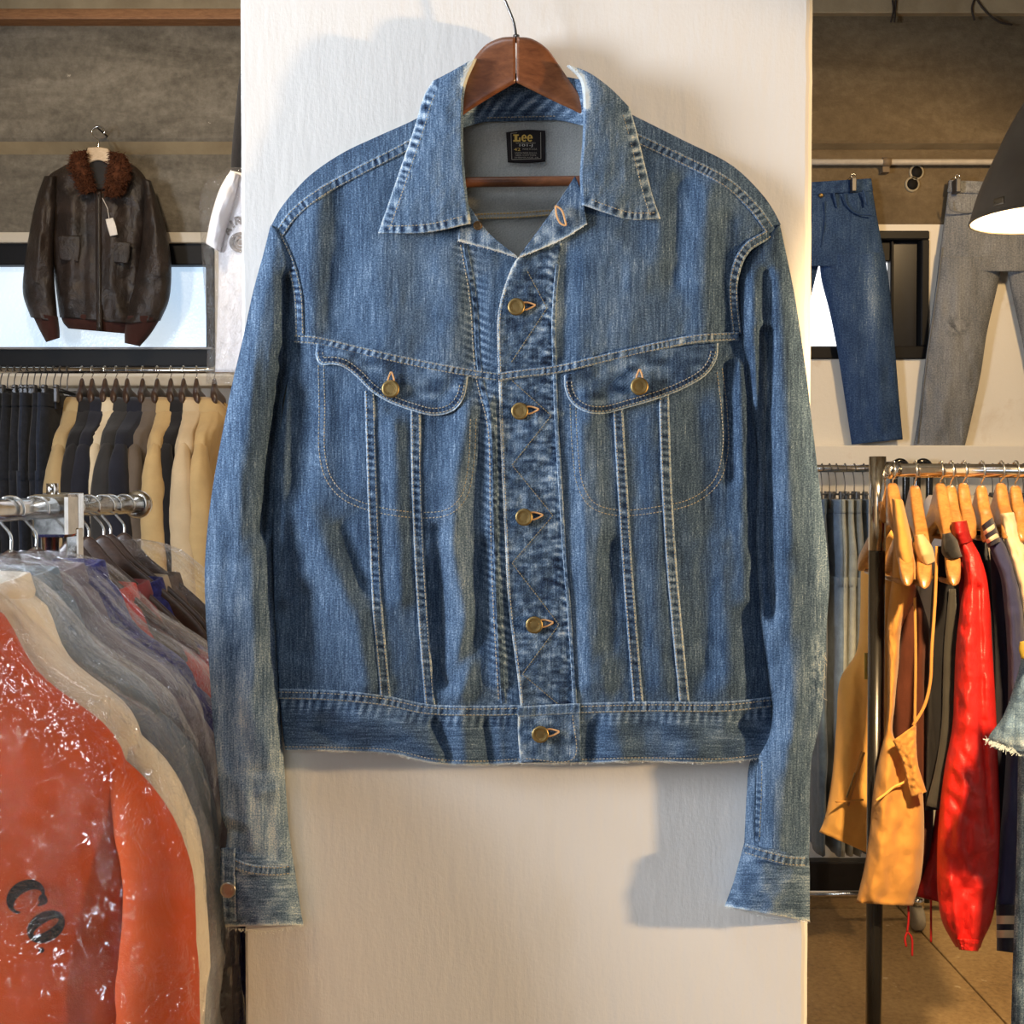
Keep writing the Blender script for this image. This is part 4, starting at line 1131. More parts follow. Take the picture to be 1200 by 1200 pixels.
# ================================================================== garment library (true 3D, any position)
CHROME = metal('chrome', (.72, .70, .66), .12)
WIREM = metal('bright_wire', (.78, .78, .76), .2)
DKWOOD = wood('dark_brown_hanger_wood', (.028, .014, .009), (.075, .038, .022), .4, (20, 20, 40), .2)
HONEY = wood('honey_hanger_wood', (.28, .115, .030), (.50, .25, .075), .3, (20, 20, 40), .5)
PALEW = wood('pale_hanger_wood', (.50, .36, .22), (.70, .54, .36), .45, (20, 20, 40), .2)
TAGP = plain('tag_card', (.74, .62, .48), .7, .2); TAGW = plain('white_tag_card', (.80, .74, .66), .7, .2)

def plastic_mat(key, tint=(1, 1, 1), haze=.012, refl=.012, sheen=(.9, .9, .92), floor=.10, fres=.25):
    m = bpy.data.materials.new(key); m.use_nodes = True
    nt = m.node_tree; nt.nodes.clear()
    out = N(nt, 'ShaderNodeOutputMaterial'); tr = N(nt, 'ShaderNodeBsdfTransparent'); gl = N(nt, 'ShaderNodeBsdfGlossy'); df = N(nt, 'ShaderNodeBsdfDiffuse')
    tr.inputs[0].default_value = (*tint, 1); gl.inputs['Color'].default_value = (*sheen, 1); gl.inputs['Roughness'].default_value = .05
    df.inputs[0].default_value = (.75, .75, .74, 1)
    lw = N(nt, 'ShaderNodeLayerWeight'); lw.inputs['Blend'].default_value = .25
    mp = coords(nt); n1 = noise(nt, mp, 95, 3, .6, 1.5); n2 = noise(nt, mp, 24, 3, .6, 1.2)
    bp = N(nt, 'ShaderNodeBump'); bp.inputs['Strength'].default_value = 1.0; bp.inputs['Distance'].default_value = .011
    rid = lambda o_: mth(nt, 'ABSOLUTE', mth(nt, 'SUBTRACT', o_, .5)); hsum = mth(nt, 'ADD', mth(nt, 'MULTIPLY', rid(n1.outputs[0]), .55), mth(nt, 'MULTIPLY', rid(n2.outputs[0]), 1.3)); nt.links.new(hsum, bp.inputs['Height'])
    nt.links.new(bp.outputs[0], gl.inputs['Normal']); nt.links.new(bp.outputs[0], lw.inputs['Normal'])
    msk = ramp(nt, [(.40, (floor,) * 3), (.62, (1, 1, 1))]); nm_ = noise(nt, mp, 6.5, 3, .55); nt.links.new(nm_.outputs[0], msk.inputs[0])
    f = mth(nt, 'ADD', mth(nt, 'MULTIPLY', mth(nt, 'MULTIPLY', lw.outputs['Fresnel'], fres), msk.outputs[0]), refl, True)
    m1 = N(nt, 'ShaderNodeMixShader'); m1.inputs[0].default_value = haze
    nt.links.new(tr.outputs[0], m1.inputs[1]); nt.links.new(df.outputs[0], m1.inputs[2])
    m2 = N(nt, 'ShaderNodeMixShader'); nt.links.new(f, m2.inputs[0]); nt.links.new(m1.outputs[0], m2.inputs[1]); nt.links.new(gl.outputs[0], m2.inputs[2])
    nt.links.new(m2.outputs[0], out.inputs[0])
    return m
PLASTIC = plastic_mat('clear_garment_bag_plastic')
PLASTIC2 = plastic_mat('crumpled_garment_bag_plastic', haze=.03, floor=.55, fres=.46)

def xf(P, loc, rz, tilt=0.0):
    P = np.asarray(P, float); c, s = math.cos(rz), math.sin(rz)
    if tilt:
        ct, st = math.cos(tilt), math.sin(tilt)
        P = np.stack([P[..., 0] * ct - P[..., 2] * st, P[..., 1], P[..., 0] * st + P[..., 2] * ct], -1)
    return np.stack([P[..., 0] * c - P[..., 1] * s, P[..., 0] * s + P[..., 1] * c, P[..., 2]], -1) + np.asarray(loc, float)
def spow(v, p): return np.sign(v) * np.abs(v) ** p

def torso_rings(rows, seed, folds=.012, nfold=7, n=46, m=56, sq=(.75, .8), cr=0.0):
    """rows (z, half width, half thickness, x shift)"""
    R = np.array([r if len(r) == 4 else (*r, 0) for r in rows], float)
    C = spl(R, n); C = C
    t = np.linspace(0, 1, n)[:, None]
    ph = np.linspace(0, 2 * np.pi, m, endpoint=False)[None]
    X = C[:, 3:4] + C[:, 1:2] * spow(np.cos(ph), sq[0]); Y = C[:, 2:3] * spow(np.sin(ph), sq[1])
    z = C[:, 0:1] + 0 * ph
    f = folds * np.clip(t * 1.5 - .15, 0, 1) * (np.sin(nfold * ph + 4 * vnoise(ph * 1.5 + seed, z * 3, seed) * 2) * .5 + (vnoise(ph * 3.2 + seed * 1.3, z * 5, seed + 1) - .5) * 1.6)
    f = f + .35 * folds * (vnoise(ph * 7 + seed, z * 16, seed + 2) - .5) + cr * (vnoise(ph * 16, z * 34 + seed, seed + 3) - .5)
    Y = Y + f * spow(np.sin(ph), .5) + 0
    X = X + f * .5 * np.cos(ph)
    return np.stack([X, Y, z], -1)
def sleeve_rings(path, ra, rb, seed, fold=.006, n=34, m=22):
    p = spl(np.array(path, float), n)
    t = np.linspace(0, 1, n)
    a = np.interp(t, np.linspace(0, 1, len(ra)), ra); b = np.interp(t, np.linspace(0, 1, len(rb)), rb)
    T = np.gradient(p, axis=0); T /= np.linalg.norm(T, axis=1)[:, None]
    Nn = np.stack([T[:, 2], 0 * t, -T[:, 0]], -1); Nn /= np.linalg.norm(Nn, axis=1)[:, None] + 1e-9
    Bn = np.cross(T, Nn)
    ph = np.linspace(0, 2 * np.pi, m, endpoint=False)
    rr = 1 + fold / .05 * (vnoise(ph[None] * 1.6 + seed, t[:, None] * 9, seed) - .5) * 1.6 + fold / .08 * (vnoise(ph[None] * 3 + seed, t[:, None] * 26, seed + 1) - .5)
    return p[:, None] + (a[:, None] * np.cos(ph)[None] * rr)[..., None] * Nn[:, None] + (b[:, None] * np.sin(ph)[None] * rr)[..., None] * Bn[:, None]

def coat(name, label, cat, loc, rz, mat, half=.21, slope=.06, length=.9, thick=.055, flare=1.08, slen=.58, srad=(.062, .056, .048, .042), sout=.05, collar='shirt', cmat=None, cuffmat=None, cuffh=.07, hemmat=None, seed=1, folds=.014, nfold=7, group=None, buttons=None, front=True, neck=.07, sfwd=-.01, nosleeve=False, arm_drop=.0, stripes=None, tilt=0.0, cuffstripes=None, one_side=None):
    r = empty(name, np.asarray(loc) + [0, 0, -length], label, cat, group)
    g = lambda P: xf(P, loc, rz, tilt)
    rows = [(.012, neck, .045), (-.004, neck + .025, .05), (-slope * .45, half * .60, .046), (-slope * .9, half * .93, .040), (-slope - .03, half * 1.0, .044), (-slope - .12, half * 1.0, thick), (-slope - .25, half * 1.0, thick * 1.1), (-length * .65, half * (1 + flare) / 2, thick * 1.2), (-length, half * flare, thick * 1.25)]
    T = torso_rings(rows, seed, folds, nfold)
    body = loft('body', g(T), mat, r, (True, True))
    if not nosleeve:
        for s in (-1, 1):
            if one_side and s != one_side: continue
            p = [(s * (half - .085), 0, -slope * .75 - .035), (s * (half - .02), 0, -slope - .025), (s * (half + .028), sfwd * .5, -slope - .12), (s * (half + sout), sfwd, -slope - slen * .5), (s * (half + sout * .8), sfwd * 3, -slope - slen)]
            S = sleeve_rings(p, [srad[0] * .15, srad[0] * .8, srad[1], srad[2], srad[3]], [srad[0] * .15, srad[0] * .75, srad[1] * .95, srad[2], srad[3]], seed + 5 + s)
            sl = loft('sleeve', g(S), mat, r, (True, True))
            if cuffmat is not None:
                e = np.array(p[-1]); k = srad[3]
                C = sleeve_rings([(e[0], e[1], e[2] + .012), (e[0] - s * .001, e[1], e[2] - cuffh * .5), (e[0] - s * .004, e[1], e[2] - cuffh)], [k * 1.03, k * .86, k * .84], [k * 1.03, k * .86, k * .84], seed + 9, .001, 10, 22)
                loft('cuff', g(C), cuffmat, r)
                for (za, zb) in (cuffstripes or ()):
                    C = sleeve_rings([(e[0], e[1], e[2] - za), (e[0] - s * .002, e[1], e[2] - zb)], [k * .90] * 2, [k * .90] * 2, 0, 0, 4, 22)
                    loft('cuff_stripe', g(C), MATS['cream_knit'], r)
    if hemmat is not None:
        H = torso_rings([(-length + .01, half * flare * 1.0, thick * 1.24), (-length - .03, half * flare * .95, thick * 1.1), (-length - .06, half * flare * .93, thick * 1.05)], seed, .004, 7, 12)
        loft('hem_band', g(H), hemmat, r)
    cm = cmat or mat
    if collar == 'shirt':
        ph = np.linspace(0, 2 * np.pi, 40, endpoint=False)
        op = np.clip(1 - np.exp(-((ph - 1.5 * np.pi) / .33) ** 2), 0, 1)
        def ring(a, b, z, dz=0): return np.stack([a * np.cos(ph), b * np.sin(ph), z - dz * np.exp(-((ph - 1.5 * np.pi) / .9) ** 2)], -1)
        k = neck / .07
        R = [ring(.060 * k, .044, -.01, .03), ring(.062 * k, .046, .040, .05), ring(.068 * k, .052, .047, .05), ring(.084 * k, .064, .030, .055), ring(.104 * k, .076, -.022, .045), ring(.100 * k, .070, -.026, .045), ring(.075 * k, .055, .01, .05)]
        loft('collar', g(np.array(R)), cm, r, (False, False))
    elif collar == 'rib':
        ph = np.linspace(0, 2 * np.pi, 40, endpoint=False)
        def ring(a, b, z, dz=.03): return np.stack([a * np.cos(ph), b * np.sin(ph), z - dz * np.exp(-((ph - 1.5 * np.pi) / .9) ** 2)], -1)
        k = neck / .07
        col = loft('collar', g(np.array([ring(.078 * k, .052, -.012), ring(.083 * k, .056, .012), ring(.078 * k, .052, .033), ring(.072 * k, .047, .033), ring(.07 * k, .045, -.01)])), cm, r, (False, False))
        for (za, zb) in (stripes or ()):
            loft('collar_stripe', g(np.array([ring(.0845 * k, .0575, za), ring(.0845 * k, .0575, zb)])), MATS['cream_knit'], r, (False, False))
    if front:
        zz = np.linspace(-.03, -length + .01, 40)
        Tn = T.shape[1]; jf = int(Tn * .75)
        base = T[:, jf]
        yy = np.interp(-zz, -base[:, 2], base[:, 1]); 
        xx = np.array([-.02, -.017, .017, .02])
        P = np.stack([np.broadcast_to(xx[None], (40, 4)), yy[:, None] + np.array([.004, -.003, -.003, .004])[None], np.broadcast_to(zz[:, None], (40, 4))], -1)
        Q = P.copy(); Q[..., 1] += .003
        sheet('front_placket', g(P), g(Q) - g(P), mat, r)
        if buttons:
            for k in range(buttons[0]):
                z = -.10 - k * (length - .2) / max(1, buttons[0] - 1); y = float(np.interp(-z, -base[:, 2], base[:, 1])) - .004
                tube('button', g([[.0, y, z], [0, y - .004, z]]), .007, buttons[1], r, 12)
    return r, body, g
def hanger3(name, label, loc, rz, mat, half=.19, drop=.075, hz=.09, rr=.020, th=.011, ht=.020, top=.028, wire=None, group=None, bar=True, tilt=0.0, flip=1, wr=.0018, cat='hanger', sqr=.8):
    """clothes hanger, loc = neck point; arms along local x, hook over a rail along local y"""
    wire = wire or WIREM
    r = empty(name, np.asarray(loc) + [0, 0, -drop], label, cat, group)
    g = lambda P: xf(P, loc, rz, tilt)
    n = 37; t = np.linspace(-1, 1, n)
    z = -drop * np.abs(t) ** 1.25 + top * np.exp(-(t / .16) ** 2) * .55; x = half * t
    y = -.018 * (np.abs(t) ** 2)
    h = ht * (1 - .35 * np.abs(t)) + top * .5 * np.exp(-(t / .18) ** 2); w_ = th * (1 + .25 * np.abs(t))
    ph = np.linspace(0, 2 * np.pi, 16, endpoint=False) + np.pi / 16
    e = np.clip(1 - np.abs(t) ** 18, .15, 1)
    R = np.stack([np.broadcast_to(x[:, None], (n, 16)), y[:, None] + w_[:, None] * e[:, None] * spow(np.sin(ph), sqr)[None], (z - h * .5)[:, None] + h[:, None] * e[:, None] * spow(np.cos(ph), sqr)[None]], -1)
    loft('shoulder_piece', g(R), mat, r)
    if bar:
        tube('trouser_bar', g([[-half * .82, -.012, -drop - .006], [0, -.006, -drop - .008], [half * .82, -.012, -drop - .006]]), .005, mat, r, 8)
    z0 = top * .55 + .008
    hk = spl([(0, 0, z0), (0, 0, z0 + (hz - z0) * .42), (flip * rr * .95, 0, hz - rr * .75), (flip * rr * 1.08, 0, hz), (flip * rr * .6, 0, hz + rr * .88), (0, 0, hz + rr * 1.05), (-flip * rr * .75, 0, hz + rr * .8), (-flip * rr * 1.1, 0, hz + .002), (-flip * rr * 1.02, 0, hz - rr * .5)], 34)
    tube('hook', g(hk), wr, wire, r, 7)
    tube('ferrule', g([[0, 0, z0 - .012], [0, 0, z0 + .006]]), wr * 2, wire, r, 8)
    return r
def clip_hanger(name, label, loc, rz, hz, rr, group, half=.15, mat=None):
    mat = mat or metal('grey_clip_metal', (.16, .16, .165), .55)
    r = empty(name, np.asarray(loc) + [0, 0, -.05], label, 'hanger', group)
    g = lambda P: xf(P, loc, rz)
    tube('cross_bar', g([[-half, 0, 0], [half, 0, 0]]), .0028, mat, r, 7)
    hk = spl([(0, 0, 0), (0, 0, hz * .5), (rr, 0, hz - rr * .7), (rr * 1.08, 0, hz), (0, 0, hz + rr * 1.05), (-rr * 1.08, 0, hz), (-rr, 0, hz - rr * .5)], 26)
    tube('hook', g(hk), .0018, mat, r, 6)
    for s in (-1, 1):
        V, f = boxv(s * half * .8 - .011, s * half * .8 + .011, -.007, .007, -.045, .010, .003)
        mk('clip', g(V), f, mat, r, False)
    return r
def trousers(name, label, loc, rz, mat, half=.19, length=1.02, thick=.03, seed=1, group=None, wbmat=None, tagc=None, leg=.10, hemr=.095, spread=.09, patch=None):
    """trousers clipped at the waistband; loc = middle of the waistband top"""
    r = empty(name, np.asarray(loc) + [0, 0, -length], label, 'trousers', group)
    g = lambda P: xf(P, loc, rz)
    loft('seat', g(torso_rings([(0, half, thick * .8), (-.05, half * 1.02, thick), (-.16, half * 1.12, thick * 1.2), (-.27, half * 1.14, thick * 1.15)], seed, .006, 5, 18, 34)), mat, r)
    loft('waistband', g(torso_rings([(.004, half * 1.01, thick * .9), (-.018, half * 1.015, thick * .95), (-.040, half * 1.02, thick * 1.02)], seed, .0, 5, 8, 34)), wbmat or mat, r)
    for s in (-1, 1):
        rows = [(-.24, half * .57, thick * 1.1, s * half * .56), (-.32, half * .56, thick, s * half * .57), (-.55, hemr * 1.03, thick * .9, s * spread * 1.08), (-.8, hemr, thick * .8, s * spread * 1.08), (-length, hemr, thick * .7, s * spread * 1.06)]
        loft('leg', g(torso_rings(rows, seed + 3 + s, .007, 4, 30, 26)), mat, r)
    for x in (-.7, -.25, .25, .7):
        V, f = boxv(x * half - .006, x * half + .006, -thick * 1.15, -thick * .85, -.044, .004, .001)
        mk('belt_loop', g(V), f, mat, r, False)
    if tagc is not None:
        V, f = boxv(-.026, .026, -.0012, .0012, -.05, 0, .001)
        V = V + np.array([-half * .8, -thick * 1.6, -.33])
        mk('price_tag', g(V), f, tagc, r, False)
        tube('tag_string', g([[-half * .8, -thick * 1.0, -.05], [-half * .8, -thick * 1.55, -.33]]), .0008, TAGW, r, 5)
    return r
def garment_bag(label, loc, rz, half=.30, slope=.15, length=.95, thick=.075, seed=1, cr=.012, group=None, tilt=0, mat=None):
    rows = [(.012, .02, .012), (.004, .06, .032), (-.012, .10, .048), (-slope * .55, half * .6, .058), (-slope, half * .93, .062), (-slope - .08, half * 1.05, thick), (-length * .5, half * 1.12, thick * 1.05), (-length, half * 1.10, thick * 1.0)]
    R = torso_rings(rows, seed, .016, 6, 110, 130, (.62, .6), cr)
    o = loft('garment_bag', xf(R, loc, rz, tilt), mat or PLASTIC, None, (False, False))
    tag(o, label, 'plastic bag', group)
    return o
def decal(name, polys, body, mat, parent, off=.002):
    """flat print: 2D polygons (photo px, as grids) dropped on the front of a body mesh"""
    me = body.data; co = np.empty(len(me.vertices) * 3); me.vertices.foreach_get('co', co); co = co.reshape(-1, 3)
    yc = np.median(co[:, 1]); fr = co[co[:, 1] < yc]
    px = 600 + fr[:, 0] / fr[:, 1] * F
    v = (fr[:, 2] - CAMH); py = 600 - F * (v * CP + fr[:, 1] * SP) / (fr[:, 1] * CP - v * SP)
    out = []
    for G in polys:
        n, m = G.shape[:2]; q = G.reshape(-1, 2)
        d = np.empty(len(q))
        for i, (a, b) in enumerate(q):
            k = np.argsort((px - a) ** 2 + (py - b) ** 2)[:6]
            wk = 1 / (1e-3 + (px[k] - a) ** 2 + (py[k] - b) ** 2)
            d[i] = (fr[k, 1] * wk).sum() / wk.sum()
        out.append((W(q[:, 0], q[:, 1], d - off), [gridf(n, m)]))
    return join(name, out, mat, parent, True)

# ================================================================== near rack on the left: rail runs straight back
RX, RZ = -.668, CAMH - .028
rk = empty('garment_rack', (RX, 1.61, 0), 'chrome clothes rack in front left carrying plastic-bagged sweatshirts', 'clothes rack')
tube('rail', [[RX, .95, RZ], [RX, 1.4, RZ], [RX, 1.985, RZ]], .0155, CHROME, rk, 20)
def lathe_y(name, prof, c, mat, parent, m=24):
    ph = np.linspace(0, 2 * np.pi, m, endpoint=False)
    R = [np.stack([c[0] + max(a, .0005) * np.cos(ph), np.full(m, c[1] + y), c[2] + max(a, .0005) * np.sin(ph)], -1) for a, y in prof]
    return loft(name, R, mat, parent)
lathe_y('end_cap', [(.0155, 0), (.024, .004), (.0255, .012), (.024, .02), (.016, .026), (.002, .028)], (RX, 1.965, RZ), CHROME, rk)
PY_ = 1.62
V, f = boxv(RX - .026, RX + .026, PY_ - .022, PY_ + .022, RZ - .042, RZ + .020, .004); mk('clamp', V, f, CHROME, rk, False)
for k in range(4):
    V, f = boxv(RX - .027, RX + .027, PY_ + .020 + k * .005, PY_ + .0235 + k * .005, RZ - .045, RZ + .022, .001); mk('clamp_plate', V, f, CHROME, rk, False)
tube('clamp_bolt', [[RX - .004, PY_, RZ + .018], [RX - .004, PY_, RZ + .036]], .0085, CHROME, rk, 6)
tube('post', [[RX - .008, PY_, RZ - .04], [RX - .008, PY_, .06]], .0125, CHROME, rk, 16)
V, f = boxv(RX + .010, RX + .028, PY_ + .012, PY_ + .034, .06, RZ - .03, .002); mk('square_post', V, f, CHROME, rk, False)
for s in (-1, 1):
    tube('foot', [[RX, PY_, .05], [RX + s * .26, PY_, .05]], .0125, CHROME, rk, 12)
    lathe_y('caster', [(.028, -.012), (.03, 0), (.028, .012)], (RX + s * .25, PY_, .03), plain('grey_caster', (.15, .14, .13), .6), rk)

ORANGE = cloth('orange_sweatshirt_cotton', (.40, .054, .006), .85, .18, 700, .3, 0)
OFFW = cloth('oatmeal_sweatshirt_cotton', (.60, .54, .44), .85, .15, 700, .3)
GREYB = cloth('blue_grey_knit', (.20, .24, .27), .9, .2)
MAUVE = cloth('mauve_grey_knit', (.24, .19, .20), .9, .2)
REDC = cloth('red_cotton', (.62, .05, .03), .8, .2)
NAVYP = cloth('navy_patterned_cotton', (.03, .03, .16), .8, .7, 300, .3, scale=120)
BROWNK = cloth('brown_knit', (.15, .10, .075), .9, .25)
BEIGEC = cloth('beige_cotton', (.62, .48, .30), .85, .15)
MAROON = cloth('maroon_knit', (.28, .06, .06), .9, .25)
NZ = CAMH - .118
near = [  # depth, material, half, slope, length, bagged, label
    (1.20, ORANGE, .248, .150, .66, 1, 'bright orange sweatshirt with black lettering CO. in a clear bag'),
    (1.305, OFFW, .230, .142, .68, 1, 'oatmeal white sweatshirt in a clear bag right behind the orange one'),
    (1.40, GREYB, .226, .135, .66, 1, 'blue-grey sweatshirt in plastic between the oatmeal and mauve ones'),
    (1.475, MAUVE, .226, .130, .66, 1, 'mauve grey top in plastic, fourth from the front on the chrome rack'),
    (1.545, NAVYP, .226, .125, .66, 1, 'dark blue speckled shirt in plastic showing through in the middle of the rack'),
    (1.69, REDC, .225, .110, .66, 0, 'red shirt on a bare dark hanger at the back of the near rack'),
    (1.745, MAROON, .225, .110, .66, 0, 'maroon shirt pressed behind the red shirt on the near rack'),
    (1.80, NAVYP, .225, .105, .66, 0, 'navy patterned shirt with its shoulder next to the denim sleeve'),
    (1.85, BEIGEC, .225, .105, .66, 0, 'beige shirt behind the navy patterned shirt on the near rack'),
    (1.905, BROWNK, .22, .10, .66, 1, 'brown shirt in plastic, last on the near chrome rack'),
]
for i, (d, mt, hf_, sl_, ln_, bag_, lb_) in enumerate(near):
    loc = (RX + .004 * math.sin(i * 2.1), d, NZ - (.060 if i >= 5 else .015))
    nm = 'sweatshirt' if i < 3 else 'shirt'
    rr_, body, g_ = coat(nm, lb_, nm, loc, math.radians([1, -1.5, 1, 2, -1, 1.5, -1, 1, 0, 1][i]), mt, hf_, sl_, ln_, .036 if i else .042, 1.03, .54, (.040, .043, .043, .040), .034, 'rib', seed=20 + i, folds=.007, front=False, neck=.085, cuffmat=mt, hemmat=mt if i < 3 else None, sfwd=-.008)
    ords = ['first', 'second', 'third', 'fourth', 'fifth', 'sixth', 'seventh', 'eighth', 'ninth', 'tenth']
    hanger3('wooden_hanger', 'dark brown hanger, %s from the front on the near chrome rack' % ords[i], (loc[0], loc[1], NZ + .006), 0, DKWOOD, hf_ - .045, sl_ * (1.25 if i >= 5 else 1.05), RZ - NZ - .006, .0168, .006, .030 if i >= 5 else .018, .03, group='dark hangers on the near chrome rack', flip=-1, wr=.0021)
    if bag_:
        garment_bag(['clear plastic bag over the orange sweatshirt', 'clear plastic bag over the oatmeal sweatshirt', 'clear plastic bag over the blue-grey sweatshirt', 'clear plastic bag over the mauve grey top', 'clear plastic bag over the dark blue speckled shirt', '', '', '', '', 'clear plastic bag over the last brown shirt on the near rack'][i],
                    (loc[0], loc[1], NZ + .02), 0, hf_ + (.056 if i == 0 else .046), sl_ + .01, ln_ + .14, .064 if i == 0 else .058, 40 + i, .017, 'clear bags on the near chrome rack', mat=PLASTIC if i == 0 else PLASTIC2)
    if i == 0:
        INK = plain('black_print_ink', (.008, .007, .007), .6, .3)
        def ringpoly(cx, cy, ax, ay, ix, iy, a0, a1, rot, n=34, shift=(0, 0), thin=0.0):
            t = np.linspace(math.radians(a0), math.radians(a1), n)
            k = np.linspace(0, 1, 6)[None, :, None]
            O = np.stack([ax * np.cos(t), ay * np.sin(t)], -1); I = np.stack([ix * np.cos(t) + shift[0], iy * np.sin(t) + shift[1]], -1)
            if thin:
                ed = np.clip(1 - ((t - t.mean()) / (t[-1] - t[0]) * 2) ** 4 * thin, 0, 1)[:, None]; I = O + (I - O) * ed
            G = O[:, None] * (1 - k) + I[:, None] * k
            c, s = math.cos(math.radians(rot)), math.sin(math.radians(rot))
            return np.stack([cx + G[..., 0] * c - G[..., 1] * s, cy + G[..., 0] * s + G[..., 1] * c], -1)
        rot = 58
        def lp_(x, y): c, s_ = math.cos(math.radians(rot)), math.sin(math.radians(rot)); return x * c - y * s_, x * s_ + y * c
        C_ = ringpoly(30, 1051, 19, 24, 9.5, 18, 46, 316, rot, 44, (4.5, 0), .25)
        tx, ty = lp_(13.5, -15.5); term = ringpoly(30 + tx, 1051 + ty, 6.5, 5.5, .1, .1, 0, 360, rot + 20, 18)
        tx2, ty2 = lp_(17, -13); term2 = ringpoly(30 + tx2, 1051 + ty2, 2.2, 7, .1, .1, 0, 360, rot + 8, 18)
        O_ = ringpoly(54, 1086, 17.5, 24, 4.6, 17, 0, 360, rot, 44)
        dot = ringpoly(48.5, 1113.5, 3.6, 3.4, .1, .1, 0, 360, 0, 14)
        decal('printed_lettering', [C_, term, term2, O_, dot], body, INK, rr_, .004)

# ================================================================== wall rail at the back left: dark jeans and coats
DR = 3.62
ZR = WZ(434, DR)
rail = empty('wall_rail', (-1.6, DR, ZR - .02), 'thin chrome clothes rail along the back wall under the frosted window', 'clothes rail')
tube('rail', [[-2.6, DR, ZR], [-1.0, DR, ZR], [WX(272, DR), DR, ZR]], .0105, CHROME, rail, 14)
for x in (-2.4, WX(268, DR)):
    tube('bracket', [[x, DR, ZR], [x, (DR + WD) / 2, ZR + .0], [x, WD, ZR]], .008, CHROME, rail, 8)
DKJ = cloth('near_black_denim', (.012, .014, .020), .9, .5, 600, .3, scale=60)
DKJ2 = cloth('dark_indigo_denim', (.018, .024, .040), .9, .5, 600, .3, scale=60)
ordn = ['first', 'second', 'third', 'fourth', 'fifth', 'sixth', 'seventh', 'eighth', 'ninth', 'tenth', 'eleventh', 'twelfth', 'thirteenth']
jp = [2, 10, 18, 26, 33, 41, 48, 55, 64, 72, 80]
for i, px in enumerate(jp):
    x = WX(px, DR); zc_ = ZR - .068
    clip_hanger('clip_hanger', 'wire clip hanger holding the %s dark jeans from the left edge' % ordn[i], (x, DR, zc_), math.radians(90 + random.uniform(-7, 7)), ZR - zc_, .013, 'clip hangers on the back rail')
    trousers('dark_jeans', 'near-black jeans, %s from the left edge on the back rail' % ordn[i], (x, DR, zc_ - .022), math.radians(90 + random.uniform(-6, 6)), DKJ if i % 3 else DKJ2, .165, 1.0, .020, 60 + i, 'dark jeans on the back rail', tagc=(TAGP if i == 4 else TAGW) if i in (4, 7) else None, hemr=.085, spread=.08)
KHAKI = cloth('khaki_coat_cotton', (.42, .30, .145), .8, .14, 800, .2)
TAN2 = cloth('golden_tan_coat_cotton', (.50, .34, .15), .8, .14, 800, .2)
BEIGE = cloth('pale_beige_coat_cotton', (.56, .42, .25), .8, .12, 800, .2)
CREAM = cloth('cream_coat_cotton', (.66, .54, .36), .8, .12, 800, .2)
BLK = cloth('black_coat_wool', (.012, .011, .012), .85, .4, 600, .25)
BNAVY = cloth('black_navy_coat_wool', (.012, .013, .022), .85, .4, 600, .25)
CHAR = cloth('charcoal_coat_wool', (.030, .028, .027), .85, .35, 600, .25)
TAUPE = cloth('taupe_coat_cotton', (.13, .10, .075), .85, .2, 600, .25)
coats = [(97, KHAKI, 'khaki coat right beside the dark jeans on the back rail', .0), (109, BLK, 'black coat next to the khaki coat at the back', .0), (124, BNAVY, 'blue-black coat between two dark coats on the back rail', 0), (137, CREAM, 'cream coat mostly hidden between black coats', -.02), (150, CHAR, 'wide charcoal black coat in the middle of the back rail', .02), (168, BNAVY, 'navy black coat just right of the charcoal coat', .02), (185, TAUPE, 'taupe brown coat behind the golden tan sleeve', -.01), (201, TAN2, 'golden tan coat right of the taupe coat', .0), (216, BLK, 'black coat between the golden tan and pale beige coats', -.02), (231, BEIGE, 'pale beige coat with a stand collar near the denim sleeve', .0), (252, TAN2, 'golden tan coat last on the back rail beside the denim sleeve', -.01)]
for i, (px, mt, lb, dh) in enumerate(coats):
    x = WX(px, DR); zn = WZ(461, DR)
    a = math.radians(90 + [3, 5, 3, 0, 4, 2, -2, 4, 0, 5, 3][i])
    hanger3('coat_hanger', 'dark wooden hanger, %s from the left among the back coats' % ordn[i], (x, DR, zn + .012), a, DKWOOD, .075, .030, ZR - zn - .012, .0135, .009, .030, .03, group='dark hangers on the back rail', wire=WIREM, bar=False)
    coat('coat', lb, 'coat', (x, DR, zn - .062), a, mt, .222 + dh, .095, .98, .028, 1.0, .58, (.044, .046, .046, .042), .036, 'shirt', seed=80 + i, folds=.030, nfold=8, group=None, neck=.062, buttons=(4, BLK))
# shoulder flap of the khaki coat
# ================================================================== leather jacket with fur collar on the back wall
def leather(key, c, c2):
    m, nt, bs = newmat(key)
    mp = coords(nt); a = noise(nt, mp, 9, 5, .6, .5); b = noise(nt, mp, 160, 4, .6); cc = noise(nt, mp, 22, 5, .7, 1.2)
    r = ramp(nt, [(.35, c), (.7, c2)]); nt.links.new(a.outputs[0], r.inputs[0]); nt.links.new(r.outputs[0], bs.inputs['Base Color'])
    bs.inputs['Roughness'].default_value = .42; bs.inputs['Specular IOR Level'].default_value = .4
    h = mth(nt, 'ADD', mth(nt, 'MULTIPLY', cc.outputs[0], 1.5), mth(nt, 'MULTIPLY', b.outputs[0], .3)); bump(nt, bs, h, .5, .008)
    return m
LEA = leather('dark_brown_leather', (.016, .012, .010), (.045, .030, .023))
RIB = cloth('dark_maroon_rib_knit', (.045, .014, .010), .9, .3)
FURM = cloth('brown_mouton_fur', (.10, .032, .012), .95, .55, 400, .6, .0, scale=60)
DL = 3.93
lj = empty('leather_jacket', W(115, 405, DL), 'dark brown leather flight jacket with brown fur collar on the back wall', 'jacket')
